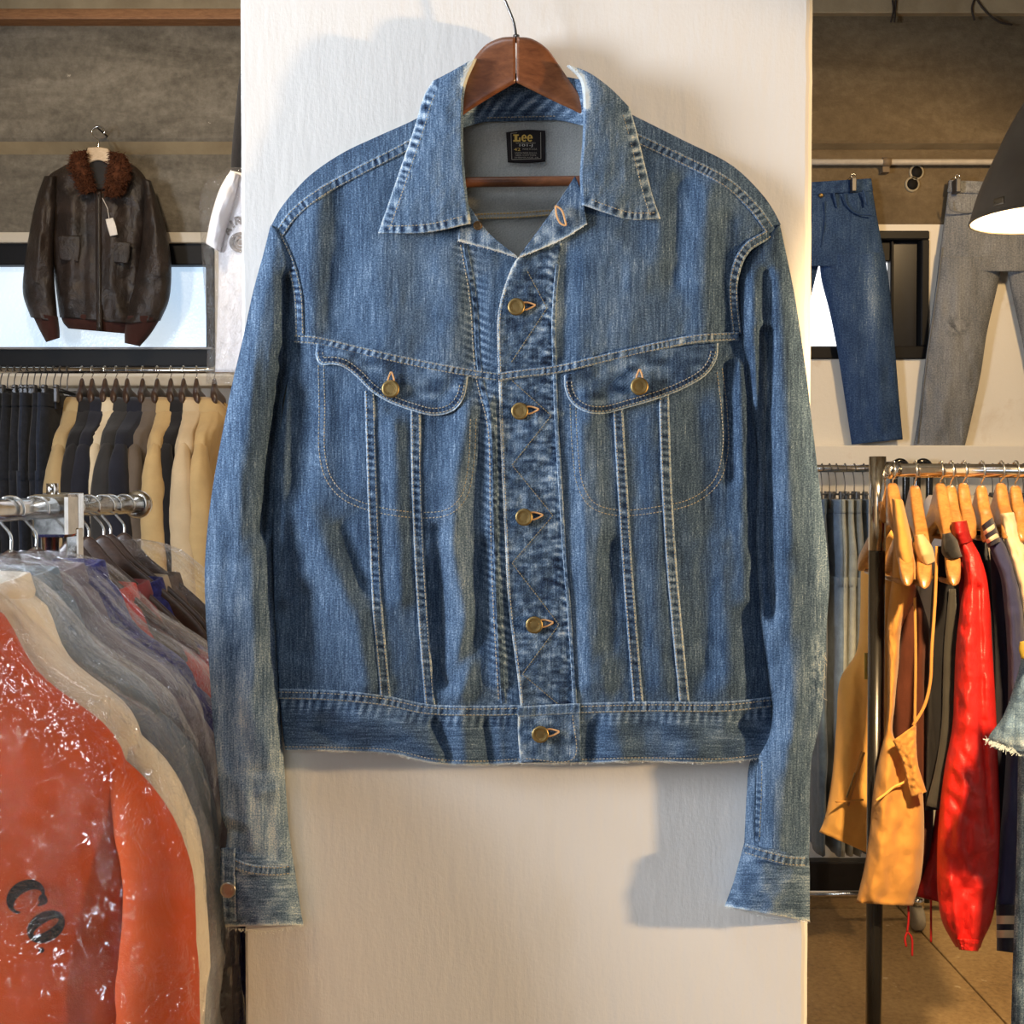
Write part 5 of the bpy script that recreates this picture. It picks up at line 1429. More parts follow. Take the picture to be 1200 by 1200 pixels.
etube('body', [(92, 186, 142, 186), (72, 196, 160, 196), (56, 208, 172, 212), (56, 240, 172, 240), (60, 290, 167, 290), (65, 335, 163, 340), (70, 372, 159, 380)], [.03, .045, .055, .06, .06, .06, .05], DL, LEA, lj, 90, 60, [([(85, 230), (80, 360)], 12, 7), ([(100, 230), (98, 370)], -10, 5), ([(135, 240), (130, 330), (140, 370)], 10, 6), ([(150, 240), (152, 360)], -10, 6)], seed=8, nz=(14, 9, 22))
etube('sleeve', [(52, 206, 66, 206), (43, 232, 66, 240), (34, 275, 63, 290), (28, 315, 64, 330), (27, 345, 66, 355), (36, 372, 68, 378)], [.04, .06, .065, .065, .06, .05], DL - .012, LEA, lj, 60, 40, [([(50, 240), (42, 330)], 10, 5)], seed=9, nz=(10, 8, 14))
etube('sleeve', [(166, 208, 177, 212), (168, 240, 186, 240), (166, 285, 197, 280), (158, 330, 201, 318), (150, 358, 198, 352), (146, 380, 188, 376)], [.04, .06, .065, .065, .06, .05], DL - .012, LEA, lj, 60, 40, [([(178, 240), (185, 320)], 10, 6)], seed=10, nz=(10, 8, 14))
etube('cuff', [(37, 367, 68, 371), (46, 386, 70, 388), (54, 401, 70, 396)], [.05, .04, .03], DL - .014, RIB, lj, 24, 30, seed=11, nz=(3, 4, 20))
etube('cuff', [(146, 370, 190, 370), (146, 390, 176, 392), (146, 402, 164, 406)], [.05, .04, .03], DL - .014, RIB, lj, 24, 30, seed=12, nz=(3, 4, 20))
etube('waist_rib', [(70, 366, 159, 374), (74, 378, 155, 384), (80, 385, 148, 391)], [.045, .045, .04], DL, RIB, lj, 24, 60, seed=13, nz=(6, 5, 20))
for pr, sd in (([(86, 178, 102, 176), (82, 192, 104, 192), (86, 208, 108, 206), (93, 224, 112, 220), (98, 228, 110, 224)], 14), ([(128, 178, 145, 180), (127, 192, 152, 192), (125, 208, 152, 206), (123, 224, 146, 224), (126, 231, 140, 230)], 15)):
    c_ = etube('fur_collar', pr, [.03, .045, .045, .04, .03], DL - .055, FURM, lj, 60, 46, seed=sd, nz=(12, 3, 3))
    hs = []
    for k in range(900):
        t = random.random(); u_ = random.uniform(.02, .98); row = spl(np.array(pr, float), 40)[int(t * 39)]
        x = row[0] + (row[2] - row[0]) * u_; y = row[1] + (row[3] - row[1]) * u_
        h = .005 + .042 * (1 - abs(2 * u_ - 1) ** 2.4) ** .55
        p0 = W(x, y, DL - .055 - h); dx, dz = random.gauss(0, .006) + (u_ - .5) * .02, random.gauss(-.004, .006)
        hs.append(tube_piece([p0, p0 + [dx * .5, -.004, dz * .4], p0 + [dx, -.007, dz]], [.0012, .0010, .0003], 4))
    o = join('fur_strands', hs, FURM, c_, True); o['kind'] = 'stuff'
etube('back_lining', [(96, 184, 134, 184), (100, 200, 130, 200), (108, 222, 124, 222)], [.01, .012, .01], DL - .05, plain('dark_lining', (.012, .010, .009), .7), lj, 20, 24, seed=3, nz=(1, 9, 9))
etube('zip_fly', [(112, 224, 119, 224), (112, 300, 119, 300), (113, 388, 120, 388)], [.01, .008, .008], DL - .058, LEA, lj, 60, 16, seed=4, nz=(2, 9, 9))
etube('zip', [(114.6, 228, 116.4, 228), (115, 300, 116.8, 300), (116, 386, 117.8, 386)], [.003, .003], DL - .068, metal('dark_zip', (.12, .11, .10), .4), lj, 40, 10, nz=(0, 9, 9))
for fp in ([(68, 276, 94, 276), (68, 290, 94, 291), (70, 304, 92, 307)], [(127, 282, 153, 284), (126, 296, 152, 298), (130, 307, 150, 309)]):
    etube('pocket_flap', fp, [.006, .008, .006], DL - .062, LEA, lj, 16, 24, nz=(1.5, 5, 5))
etube('price_tag', [(123.5, 257, 132.5, 255), (126, 267, 136, 265), (129, 277, 138, 275)], [.001, .001], DL - .075, TAGW, lj, 12, 12, nz=(0, 9, 9), q=.1, pw=12)
tube('tag_string', W(np.array([120, 126, 128]), np.array([232, 244, 257]), DL - .078), .0012, TAGW, lj, 5)
r = empty('pale_hanger', W(115, 195, DL - .05), 'pale wooden hanger holding the leather jacket', 'hanger')
P = coons([(103, 173), (115, 172.5), (126, 174)], [(99, 192), (115, 187), (132, 195)], [(103, 173), (100, 182), (99, 192)], [(126, 174), (130, 182), (132, 195)], 24, 16)
sheet('shoulder_piece', W(P[..., 0], P[..., 1], DL - .075 - .004 * np.sin(np.linspace(0, np.pi, 24))[None]), .02, PALEW, r)
hk = spl([(115, 174), (115, 165), (109.5, 160), (107.5, 154), (112, 149), (118, 148.5), (122.5, 153), (121.5, 158)], 40)
tube('hook', W(hk[:, 0], hk[:, 1], DL - .065), .0028, CHROME, r, 8)
r = empty('wall_hook', W(115, 150, WD - .02), 'small dark hook on the beam holding the leather jacket hanger', 'hook')
hz_ = W(115, 150.5, DL - .065)
tube('peg', [[hz_[0], 4.0, hz_[2]], hz_ + [0, -.01, 0]], .003, DARKB, r, 10)

# ================================================================== white T-shirt in plastic and a black jacket, half behind the pillar
DT = 2.9
WTEE = cloth('white_tee_cotton', (.88, .86, .88), .85, .05)
ts = empty('white_t_shirt', W(330, 440, DT), 'white T-shirt with grey printed arched letters, half hidden by the pillar', 't-shirt')
tb = etube('body', [(272, 200, 330, 215), (262, 225, 440, 225), (257, 270, 446, 270), (256, 330, 447, 330), (254, 390, 448, 390), (252, 436, 448, 436)], [.03, .06, .07, .07, .07, .06], DT, WTEE, ts, 60, 70, [([(268, 300), (266, 430)], 8, 5)], seed=17, nz=(8, 9, 30))
etube('sleeve', [(270, 200, 282, 205), (258, 220, 276, 235), (248, 250, 268, 262), (241, 285, 258, 296)], [.04, .06, .06, .05], DT - .01, WTEE, ts, 40, 34, [([(262, 225), (250, 280)], 8, 4)], seed=18, nz=(8, 6, 10))
etube('sleeve', [(425, 205, 436, 200), (432, 235, 450, 220), (440, 262, 460, 250), (450, 296, 467, 285)], [.04, .06, .06, .05], DT - .01, WTEE, ts, 40, 34, seed=19, nz=(8, 6, 10))
GPR = plain('grey_print_ink', (.26, .23, .21), .7, .2)
def letter_px(strokes, cx, cy, s, rot, w):
    out = []
    c_, s_ = math.cos(math.radians(rot)), math.sin(math.radians(rot))
    for a, b in strokes:
        a = np.array(a, float); b = np.array(b, float); d = b - a; d /= np.hypot(*d); nn = np.array([-d[1], d[0]]) * w / 2
        G = np.array([[a - nn, a + nn], [(a + b) / 2 - nn, (a + b) / 2 + nn], [b - nn, b + nn]]) * s
        out.append(np.stack([cx + G[..., 0] * c_ - G[..., 1] * s_, cy + G[..., 0] * s_ + G[..., 1] * c_], -1))
    return out
A_ = [((-.4, .5), (0, -.5)), ((.4, .5), (0, -.5)), ((-.22, .15), (.22, .15))]
I_ = [((0, -.5), (0, .5))]
R_ = [((-.3, -.5), (-.3, .5)), ((-.3, -.42), (.22, -.38)), ((.22, -.42), (.25, 0)), ((-.3, .02), (.25, 0)), ((-.05, .02), (.32, .5))]
pol = letter_px(A_, 266.6, 270, 8.6, -52, .26) + letter_px(I_, 272.2, 262.8, 9.5, -30, .30) + letter_px(R_, 279.0, 258.6, 9.5, -12, .26)
em = [ringpoly(282, 284, 13.5, 12, 9.2, 8.2, 0, 360, 0, 40), ringpoly(282, 284, 8.4, 7.4, 5.0, 4.4, 0, 360, 0, 40), ringpoly(282, 284, 3.8, 3.2, .1, .1, 0, 360, 0, 30)]
F4 = [((-.28, -.5), (-.28, .5)), ((-.28, -.42), (.3, -.42)), ((-.28, .02), (.2, .02))]
decal('printed_lettering', pol, tb, GPR, ts, .006); decal('printed_emblem', em, tb, GPR, ts, .006)
rows = [(268, 196, 440, 196), (240, 215, 462, 212), (234, 232, 466, 230), (236, 290, 468, 290), (240, 350, 466, 350), (243, 400, 464, 400), (241, 450, 466, 450)]
o = etube('garment_bag', rows, [.05, .09, .11, .11, .11, .10], DT + .02, PLASTIC2, None, 110, 110, (), seed=21, nz=(12, 6, 9), caps=(False, False))
tag(o, 'clear plastic bag over the white T-shirt by the pillar', 'plastic bag')
hanger3('wooden_hanger', 'dark hanger inside the bagged white T-shirt', W(350, 203, DT - .04), 0, DKWOOD, .11, .03, .07, .014, .008, .02, .02, bar=False)
# ceiling cord that carries it, behind the pillar
c0 = W(350, 203, DT - .04)
tr_ = empty('hanging_rail', c0 + [0, 0, .07], 'thin dark rail hung from the ceiling behind the pillar', 'rail')
tube('rod', [c0 + [0, -.1, .07], c0 + [0, .35, .07]], .008, DARKB, tr_, 10)
for dy in (-.08, .33):
    tube('cord', [c0 + [0, dy, .07], [c0[0], c0[1] + dy, WZ(-30, BM)]], .003, DARKB, tr_, 6)
bj = empty('black_jacket', W(330, 230, 3.12), 'black jacket hanging high behind the pillar above the white T-shirt', 'jacket')
etube('body', [(310, 30, 400, 30), (296, 60, 420, 60), (292, 130, 425, 130), (290, 230, 425, 230)], [.04, .06, .06, .05], 3.14, BLK, bj, 40, 40, seed=22, nz=(8, 10, 20))
etube('sleeve', [(298, 48, 312, 50), (283, 80, 304, 85), (276, 130, 300, 135), (271, 185, 296, 190), (270, 215, 292, 218)], [.04, .06, .06, .05, .05], 3.12, BLK, bj, 40, 34, seed=23, nz=(8, 8, 14))
c1 = W(355, 33, 3.1)
tube('hook', spl(np.array([c1, c1 + [0, 0, .06], c1 + [.012, 0, .075], c1 + [0, 0, .09]]), 20), .002, WIREM, bj, 6)
tube('cord', [c1 + [0, 0, .09], [c1[0], c1[1], WZ(-30, BM)]], .003, DARKB, bj, 6)
# brown wooden panel on the floor behind the rack, seen under the denim cuff
r = empty('wood_panel', (WX(245, 1.9), 1.95, 0), 'dark brown wooden panel standing beside the pillar foot', 'wood panel')
DPW = wood('dark_brown_post', (.06, .028, .014), (.14, .07, .035), .5, (40, 40, 3), .1)
x0, x1 = WX(205, 1.75), WX(300, 1.75)
for k in range(4):
    a = x0 + (x1 - x0) * k / 4
    box('plank', a + .001, a + (x1 - x0) / 4 - .001, 1.70, 1.72, 0, WZ(1010, 1.72), DPW, r, .002)
for z in (.15, .7): box('batten', x0, x1, 1.72, 1.74, z, z + .06, DPW, r, .002)
# ================================================================== jeans pinned to the right wall
def jden(key, stops): return denim(key, stops, .35, .4)
BLUEJ = jden('mid_blue_wall_denim', [(0, (.008, .016, .05)), (.35, (.022, .048, .125)), (.6, (.05, .095, .20)), (.85, (.16, .23, .34)), (1, (.35, .4, .45))])
GREYJ = jden('washed_grey_wall_denim', [(0, (.06, .065, .075)), (.3, (.14, .15, .165)), (.6, (.24, .25, .265)), (.85, (.38, .385, .38)), (1, (.55, .54, .5))])
DJ = WD - .03
def wjeans_wear(k, cx, cy, rx, ry, amp):
    return lambda X, Y: .1 + amp * np.exp(-(((X - cx) / rx) ** 2 + ((Y - cy) / ry) ** 2)) + .25 * (vnoise(X / 6, Y / 16, k) - .5)
STITCH.clear()
bj2 = empty('blue_jeans', W(1000, 520, DJ), 'dark blue jeans hung flat on the right back wall beside the pillar', 'jeans')
wf = wjeans_wear(3, 1022, 350, 9, 60, .7)
etube('seat', [(893, 222, 1021, 214), (889, 255, 1028, 256), (886, 290, 1035, 292), (884, 312, 1039, 312)], [.03, .045, .05, .045], DJ, BLUEJ, bj2, 50, 70, (), wf, seed=31, nz=(10, 10, 14))
etube('leg', [(960, 296, 1036, 296), (962, 325, 1041, 325), (972, 365, 1045, 365), (981, 410, 1049, 410), (989, 460, 1053, 460), (998, 521, 1058, 515)], [.05, .05, .048, .045, .04, .03], DJ, BLUEJ, bj2, 70, 44, [([(1022, 300), (1028, 400), (1032, 500)], 10, 7)], wf, seed=32, nz=(10, 9, 20))
etube('leg', [(884, 300, 962, 300), (880, 350, 950, 350), (872, 420, 936, 420), (862, 515, 922, 520)], [.05, .048, .045, .03], DJ, BLUEJ, bj2, 60, 40, (), wf, seed=33, nz=(10, 9, 20))
etube('waistband', [(893, 217, 1021, 209), (892, 224, 1022, 216), (892, 231, 1023, 224)], [.036, .038, .038], DJ - .002, BLUEJ, bj2, 14, 60, (), lambda X, Y: .1 + .6 * (vnoise(X / 3, Y / 3, 4) - .5), seed=3, nz=(2, 9, 9))
pth = spl([(988, 227), (992, 240), (1003, 250), (1022, 252)], 30)
tube('pocket_edge', W(pth[:, 0], pth[:, 1], DJ - .052), .003, BLUEJ, bj2, 6)
for px in (977, 1012):
    etube('belt_loop', [(px - 2, 226 - (px - 977) * .08, px + 2, 226 - (px - 977) * .08), (px, 235 - (px - 977) * .08, px + 4, 235 - (px - 977) * .08), (px + 2, 243 - (px - 977) * .08, px + 5, 243 - (px - 977) * .08)], [.006, .006], DJ - .046, BLUEJ, bj2, 10, 12, nz=(0, 9, 9))
for px, py in ((962, 229),): tube('rivet', [W(px, py, DJ - .045), W(px, py, DJ - .052)], .008, BRASS, bj2, 10)
fl_ = spl([(966, 236), (966, 262), (962, 290)], 20); tube('fly_seam', W(fl_[:, 0], fl_[:, 1], DJ - .054), .0022, BLUEJ, bj2, 6)
gj = empty('grey_jeans', W(1100, 530, DJ), 'washed-out grey jeans hung flat on the right back wall behind the lamp', 'jeans')
wg = lambda X, Y: .05 + .35 * np.exp(-(((X - 1122) / 14) ** 2 + ((Y - 395) / 60) ** 2)) - .9 * np.exp(-(((X - 1120) / 12) ** 2 + ((Y - 383) / 10) ** 2)) * (vnoise(X / 3, Y / 3, 8) > .55) + .25 * (vnoise(X / 6, Y / 16, 6) - .5)
etube('seat', [(1112, 216, 1236, 220), (1107, 255, 1242, 258), (1102, 290, 1246, 292), (1099, 318, 1249, 318)], [.03, .045, .05, .045], DJ, GREYJ, gj, 50, 70, (), wg, seed=34, nz=(10, 10, 14))
etube('leg', [(1101, 300, 1176, 302), (1096, 340, 1168, 340), (1089, 390, 1157, 388), (1082, 440, 1149, 440), (1076, 490, 1138, 492), (1070, 525, 1128, 534)], [.05, .05, .048, .045, .04, .03], DJ, GREYJ, gj, 80, 48, [([(1130, 300), (1118, 400), (1105, 500)], 8, 8)], wg, seed=35, nz=(10, 9, 20))
etube('leg', [(1177, 302, 1248, 300), (1186, 345, 1254, 345), (1198, 400, 1262, 400), (1212, 470, 1270, 470), (1226, 530, 1284, 525)], [.05, .048, .045, .04, .03], DJ, GREYJ, gj, 60, 44, (), wg, seed=36, nz=(10, 9, 20))
etube('waistband', [(1112, 211, 1236, 216), (1111, 218, 1236, 223), (1110, 225, 1237, 231)], [.036, .038, .038], DJ - .002, GREYJ, gj, 14, 60, (), lambda X, Y: .1 + .8 * (vnoise(X / 3, Y / 3, 5) - .5), seed=5, nz=(2, 9, 9))
pth = spl([(1111, 236), (1114, 245), (1128, 249), (1142, 247), (1145, 236)], 30)
tube('pocket_edge', W(pth[:, 0], pth[:, 1], DJ - .053), .003, GREYJ, gj, 6)
tube('side_seam', W(np.array([1104, 1098, 1086, 1075]), np.array([290, 340, 420, 520]), DJ - .026), .0022, GREYJ, gj, 6)
for nm, lb, pts in (('clip', 'steel clip pinning the dark blue jeans to the wall', [(1000, 213)]), ('clip', 'steel clip pinning the grey jeans to the wall', [(1122, 214)])):
    for (px, py) in pts:
        r = empty('steel_clip', W(px, py + 8, DJ - .05), lb, 'clip')
        c = W(px, py, DJ - .05)
        V, f = boxv(c[0] - .008, c[0] + .008, c[1] - .012, c[1] + .06, c[2] - .035, c[2] + .012, .002); mk('jaw', V, f, MATS['grey_clip_metal'], r, False)
        tube('ring', c + np.stack([.008 * np.cos(np.linspace(0, 6.28, 16)), np.zeros(16), .02 + .008 * np.sin(np.linspace(0, 6.28, 16))], -1), .0015, WIREM, r, 6)
        tube('nail', [c + [0, 0, .026], [c[0], WD, c[2] + .026]], .002, WIREM, r, 6)

# ================================================================== back right rail with jeans, shirts and black trousers
D2 = 3.66; Z2 = WZ(549, D2)
rk2 = empty('garment_rack', (1.45, D2, 0), 'chrome clothes rack on casters standing along the right back wall', 'clothes rack')
tube('rail', [[.80, D2, Z2], [1.4, D2, Z2], [2.3, D2, Z2]], .0125, CHROME, rk2, 14)
for x in (.82, 2.28):
    tube('post', [[x, D2, Z2], [x, D2, .09]], .0125, CHROME, rk2, 12)
    tube('foot', [[x, D2 - .22, .10], [x, D2 + .22, .10]], .012, CHROME, rk2, 10)
tube('base_bar', [[.82, D2, .10], [2.28, D2, .10]], .012, CHROME, rk2, 10)
CAST = plain('pale_caster_rubber', (.34, .31, .26), .6)
for x in (.82, WX(1072, D2), 2.28):
    for y in ((D2 - .05,) if abs(x - WX(1072, D2)) < .01 else (D2 - .2, D2 + .2)):
        ph = np.linspace(0, 2 * np.pi, 22, endpoint=False)
        R = [np.stack([np.full(22, x + a), y + r_ * np.cos(ph), .042 + r_ * np.sin(ph)], -1) for a, r_ in ((-.016, .012), (-.016, .036), (-.010, .041), (.010, .041), (.016, .036), (.016, .012))]
        ww = loft('caster_wheel', R, CAST, rk2)
        tube('caster_fork', [[x, y, .045], [x + .02, y + .005, .075], [x, y, .10]], .006, CHROME, ww, 8)
        tube('caster_cap', [[x, y, .088], [x, y, .108]], .022, CHROME, ww, 14)
JB = [cloth('faded_blue_rack_denim', (.14, .20, .29), .9, .35, 600, .3, scale=30), cloth('pale_rack_denim', (.34, .36, .33), .9, .25, 600, .3, scale=30), cloth('mid_rack_denim', (.09, .14, .22), .9, .35, 600, .3, scale=30), cloth('grey_rack_denim', (.20, .22, .22), .9, .3, 600, .3, scale=30)]
jl = ['mid blue', 'faded blue with worn pocket', 'pale greyish', 'light blue', 'grey', 'mid blue second', 'black-blue']
jm = [JB[2], JB[0], JB[1], JB[1], JB[3], JB[2], JB[0]]
for i, px in enumerate((952, 963, 972, 980, 990, 1001, 1012)):
    x = WX(px, D2); zc_ = Z2 - .085
    clip_hanger('clip_hanger', 'chrome clip hanger, %s from the pillar on the back right rail' % ordn[i], (x, D2, zc_), math.radians(90 + random.uniform(-4, 4)), Z2 - zc_, .0155, 'clip hangers on the back right rail')
    trousers('rack_jeans', '%s jeans, %s from the pillar on the back right rail' % (jl[i], ordn[i]), (x, D2, zc_ - .02), math.radians(90 + random.uniform(-4, 4)), jm[i], .18, 1.12, .017, 130 + i, 'jeans on the back right rail', hemr=.10, spread=.095)
for i, (px, mt, lb) in enumerate(((1108, cloth('pink_white_shirt', (.70, .58, .50), .85, .1), 'pinkish white shirt'), (1122, CREAM, 'cream shirt'), (1135, cloth('ivory_shirt', (.74, .66, .50), .85, .1), 'ivory shirt'), (1149, CREAM, 'second cream shirt'))):
    x = WX(px, D2); zn = Z2 - .125
    hanger3('wire_hanger', 'thin hanger holding the %s on the back right rail' % lb, (x, D2, zn), math.radians(90), WIREM, .17, .06, Z2 - zn, .0155, .004, .005, .01, bar=False, wr=.0016)
    coat('shirt', '%s on the back right rail between jeans and black trousers' % lb, 'shirt', (x, D2, zn - .01), math.radians(90), mt, .19, .08, .7, .025, 1.05, .5, (.05, .045, .04, .036), .03, 'shirt', seed=150 + i, folds=.008, nfold=5, neck=.055, front=False)
for i, px in enumerate((1163, 1172, 1181, 1190, 1199, 1208)):
    x = WX(px, D2); zc_ = Z2 - .09
    clip_hanger('clip_hanger', 'chrome clip hanger, %s of the black trousers behind the right rack' % ordn[i], (x, D2, zc_), math.radians(90), Z2 - zc_, .0155, 'clip hangers of the black trousers')
    trousers('black_trousers', 'black trousers, %s from the left behind the right rack' % ordn[i], (x, D2, zc_ - .02), math.radians(90), BLK, .18, 1.05, .018, 160 + i, 'black trousers on the back right rail', hemr=.095, spread=.09)
# two black arched iron frames standing by the wall
ARCH = plain('black_enamel', (.006, .006, .006), .18, .6, .1, 40, .4)
for i, (a, b, lb) in enumerate(((1047.5, 1061.5, 'black arched iron frame, the left of two against the wall'), (1074.5, 1089, 'black arched iron frame, the right of two against the wall'))):
    da = 3.86; xa, xb = WX(a, da), WX(b, da); zt_ = WZ(541, da); rr_ = (xb - xa) / 2
    p = [(xa, da, .0)] + [(xa, da, z) for z in np.linspace(.1, zt_ - rr_, 8)] + [((xa + xb) / 2 - rr_ * math.cos(t), da, zt_ - rr_ + rr_ * math.sin(t)) for t in np.linspace(.15, math.pi - .15, 14)] + [(xb, da, z) for z in np.linspace(zt_ - rr_, .1, 8)] + [(xb, da, 0)]
    r = empty('arched_frame', ((xa + xb) / 2, da, 0), lb, 'frame', 'black arched frames')
    tube('arched_tube', p, .0125, ARCH, r, 12)
    for z in (.3, .9): tube('cross_bar', [(xa, da, z), (xb, da, z)], .008, ARCH, r, 8)
    tube('top_plate', [((xa + xb) / 2, da - .011, zt_ - .022), ((xa + xb) / 2, da + .011, zt_ - .022)], rr_ * .8, ARCH, r, 18)

# ================================================================== right rack near the pillar
D3 = 2.0; XP = WX(1028, D3, 600); Z3 = WZ(551, D3)
rk3 = empty('garment_rack', (XP, D3, 0), 'clothes rack with chrome rail and black post, hung with bright jackets', 'clothes rack')
tube('rail', [[XP, D3, Z3], [1.2, D3, Z3 - .003], [1.75, D3, Z3 - .006]], .0125, CHROME, rk3, 18)
tube('post_top', [[XP, D3, WZ(535, D3)], [XP, D3, WZ(645, D3)]], .0150, CHROME, rk3, 20)
tube('post', [[XP, D3, WZ(640, D3)], [XP, D3, .02]], .0145, plain('black_post_enamel', (.010, .009, .008), .25, .6, .1, 40, .3), rk3, 20)
tube('post', [[1.7, D3, Z3], [1.7, D3, .02]], .0145, MATS['black_post_enamel'], rk3, 16)
tube('rail_socket', [[XP + .012, D3, Z3], [XP + .035, D3, Z3]], .0155, CHROME, rk3, 16)
for x in (XP, 1.7): tube('foot', [[x, D3 - .25, .02], [x, D3 + .25, .02]], .014, MATS['black_post_enamel'], rk3, 12)

MUST = cloth('mustard_canvas', (.80, .42, .10), .85, .12, 900, .3)
TANC = cloth('tan_canvas', (.54, .26, .062), .85, .14, 900, .3)
DRKL = cloth('dark_rust_lining', (.085, .022, .010), .9, .3)
RNYL = cloth('red_nylon', (.72, .022, .018), .42, .10, 500, .45, .0, .5)
DRED = cloth('shaded_red_nylon', (.34, .010, .010), .5, .12, 500, .4, .0, .4)  # the red nylon again, darker: shade on the windbreaker body painted in
NVY = cloth('navy_wool', (.030, .034, .095), .85, .25, 700, .3)
NVYK = cloth('navy_knit', (.022, .022, .040), .9, .3, 700, .3)
cloth('cream_knit', (.66, .52, .36), .9, .1)
CHR2 = cloth('charcoal_cloth', (.045, .043, .038), .9, .25)
BLKC = cloth('black_cloth', (.010, .010, .012), .9, .3)
def h3(px, label, rz=-97, half=.165, drop=.125, mat=HONEY, top=.036, nz=591):
    x = WX(px, D3); z = WZ(nz, D3)
    return hanger3('wooden_hanger', label, (x, D3, z), math.radians(rz), mat, half, drop, Z3 - z, .0155, .0105, .020, top, group='honey wood hangers on the right rack', wr=.0017, sqr=.45), (x, D3, z)
hl = [(1046, 'honey wooden hanger nearest the black post holding the mustard vest'), (1072, 'honey wooden hanger with a tan strap, second from the post'), (1102, 'honey wooden hanger with a black strap, third from the post'), (1114, 'honey wooden hanger inside the red windbreaker collar'), (1129, 'honey wooden hanger just right of the red windbreaker'), (1150, 'honey wooden hanger in the striped collar of the navy jacket'), (1173, 'honey wooden hanger holding the cream jacket'), (1190, 'honey wooden hanger at the right edge of the photo')]
for i, (px, lb) in enumerate(hl):
    if i < 3: h3(px, lb, (-94, -98, -97)[i], nz=591 + (i % 2) * 3)
    else: h3(px, lb, -94, .085, .045, top=.040, nz=593 + (i % 2) * 3)
# 1 mustard vest, broadside to the left of and behind the post
mv = empty('mustard_vest', W(1000, 985, 2.16), 'mustard canvas vest with zipped pocket hanging behind the black post', 'vest')
etube('front_panel', [(1036, 588, 1050, 588), (1028, 620, 1056, 622), (1014, 642, 1062, 652), (1009, 668, 1060, 700), (1008, 720, 1050, 750), (1003, 765, 1048, 800), (985, 795, 1050, 830), (980, 850, 1046, 880), (975, 910, 1044, 930), (966, 960, 1040, 985), (960, 975, 1036, 1008)], [.03, .05, .06, .06, .06, .06, .06, .06, .06, .06, .05], 2.22, MUST, mv, 110, 60, [([(1000, 800), (990, 900), (985, 970)], 7, 8), ([(1010, 780), (1008, 960)], -6, 7)], seed=41, nz=(9, 14, 30))
for nm, pr in (('pocket_welt', [(1009, 880, 1014, 882), (998, 915, 1003, 918), (989, 942, 995, 945)]),):
    etube(nm, pr, [.006, .006], 2.150, TANC, mv, 24, 14, nz=(.5, 5, 5))
etube('zip', [(1001, 905, 1003, 906), (996, 920, 998, 921), (991, 934, 993, 935)], [.005, .005], 2.143, BRASS, mv, 16, 10, nz=(0, 5, 5))
etube('pocket_flap_edge', [(978, 939, 1012, 936), (980, 941, 1012, 938.5)], [.006, .006], 2.148, TANC, mv, 8, 20, nz=(.5, 5, 5))
etube('brand_tab', [(1013, 765, 1017, 765), (1013, 796, 1017, 796)], [.004, .004], 2.146, plain('olive_tab', (.30, .20, .03), .7), mv, 10, 10, nz=(0, 5, 5))
# 2 tan vest with ruffled edge and rust lining, in front of it
tv = empty('tan_vest', W(1040, 1060, 1.93), 'tan canvas vest with ruffled armhole and dark rust lining beside the post', 'vest')
etube('lining', [(1056, 680, 1072, 680), (1054, 740, 1090, 740), (1050, 800, 1092, 800), (1046, 860, 1093, 860), (1056, 930, 1094, 930), (1066, 1000, 1092, 1000), (1060, 1050, 1082, 1050)], [.01, .02, .02, .02, .02, .01], 2.03, DRKL, tv, 60, 40, [([(1080, 720), (1082, 1000)], 8, 6)], seed=42, nz=(6, 6, 40))
etube('body', [(1048, 586, 1056, 590), (1047, 630, 1062, 632), (1046, 670, 1070, 672), (1042, 704, 1072, 700), (1039, 735, 1057, 735), (1040, 780, 1053, 780), (1040, 825, 1049, 822), (1037, 858, 1047, 862), (1029, 893, 1066, 882), (1023, 930, 1078, 906), (1019, 975, 1083, 960), (1012, 1020, 1080, 1025), (1003, 1058, 1070, 1062)], [.02, .03, .035, .035, .03, .03, .03, .03, .04, .045, .05, .05, .04], 1.97, TANC, tv, 130, 56, [([(1040, 900), (1030, 1000), (1020, 1050)], 8, 7), ([(1055, 900), (1058, 1000), (1045, 1050)], -9, 10)], seed=43, nz=(9, 9, 16))
etube('facing_flap', [(1046, 868, 1074, 848), (1054, 884, 1074, 872), (1060, 902, 1076, 896), (1064, 920, 1082, 916), (1068, 934, 1086, 928)], [.012, .014, .014, .012], 1.91, TANC, tv, 40, 30, [([(1060, 875), (1068, 925)], -4, 3)], seed=44, nz=(7, 3, 4))
cd = spl([(1098, 640), (1096, 700), (1092, 760), (1090, 800), (1083, 828), (1070, 850)], 50); tube('armhole_binding', W(cd[:, 0], cd[:, 1], 1.90), .0028, TANC, tv, 8)
cd = spl([(1072, 700), (1073, 770), (1072, 850)], 40); tube('armhole_binding', W(cd[:, 0], cd[:, 1], 1.90), .0025, TANC, tv, 8)
cd = spl([(1027, 938), (1038, 930), (1048, 922), (1060, 916), (1066, 905)], 40); tube('pocket_cord', W(cd[:, 0], cd[:, 1], 1.915), .0022, MUST, tv, 8)
etube('shoulder_strap', [(1072, 627, 1082, 626), (1073, 645, 1092, 640), (1080, 662, 1096, 655), (1083, 664, 1096, 658)], [.03, .04, .04, .03], 1.895, cloth('sand_canvas', (.62, .42, .20), .85, .12), tv, 30, 30, nz=(2, 8, 8))
etube('shoulder_strap', [(1045, 584, 1058, 586), (1047, 618, 1066, 620), (1050, 650, 1073, 652), (1057, 678, 1079, 680)], [.03, .045, .05, .045], 1.915, TANC, tv, 50, 34, nz=(3, 8, 14), seed=58)
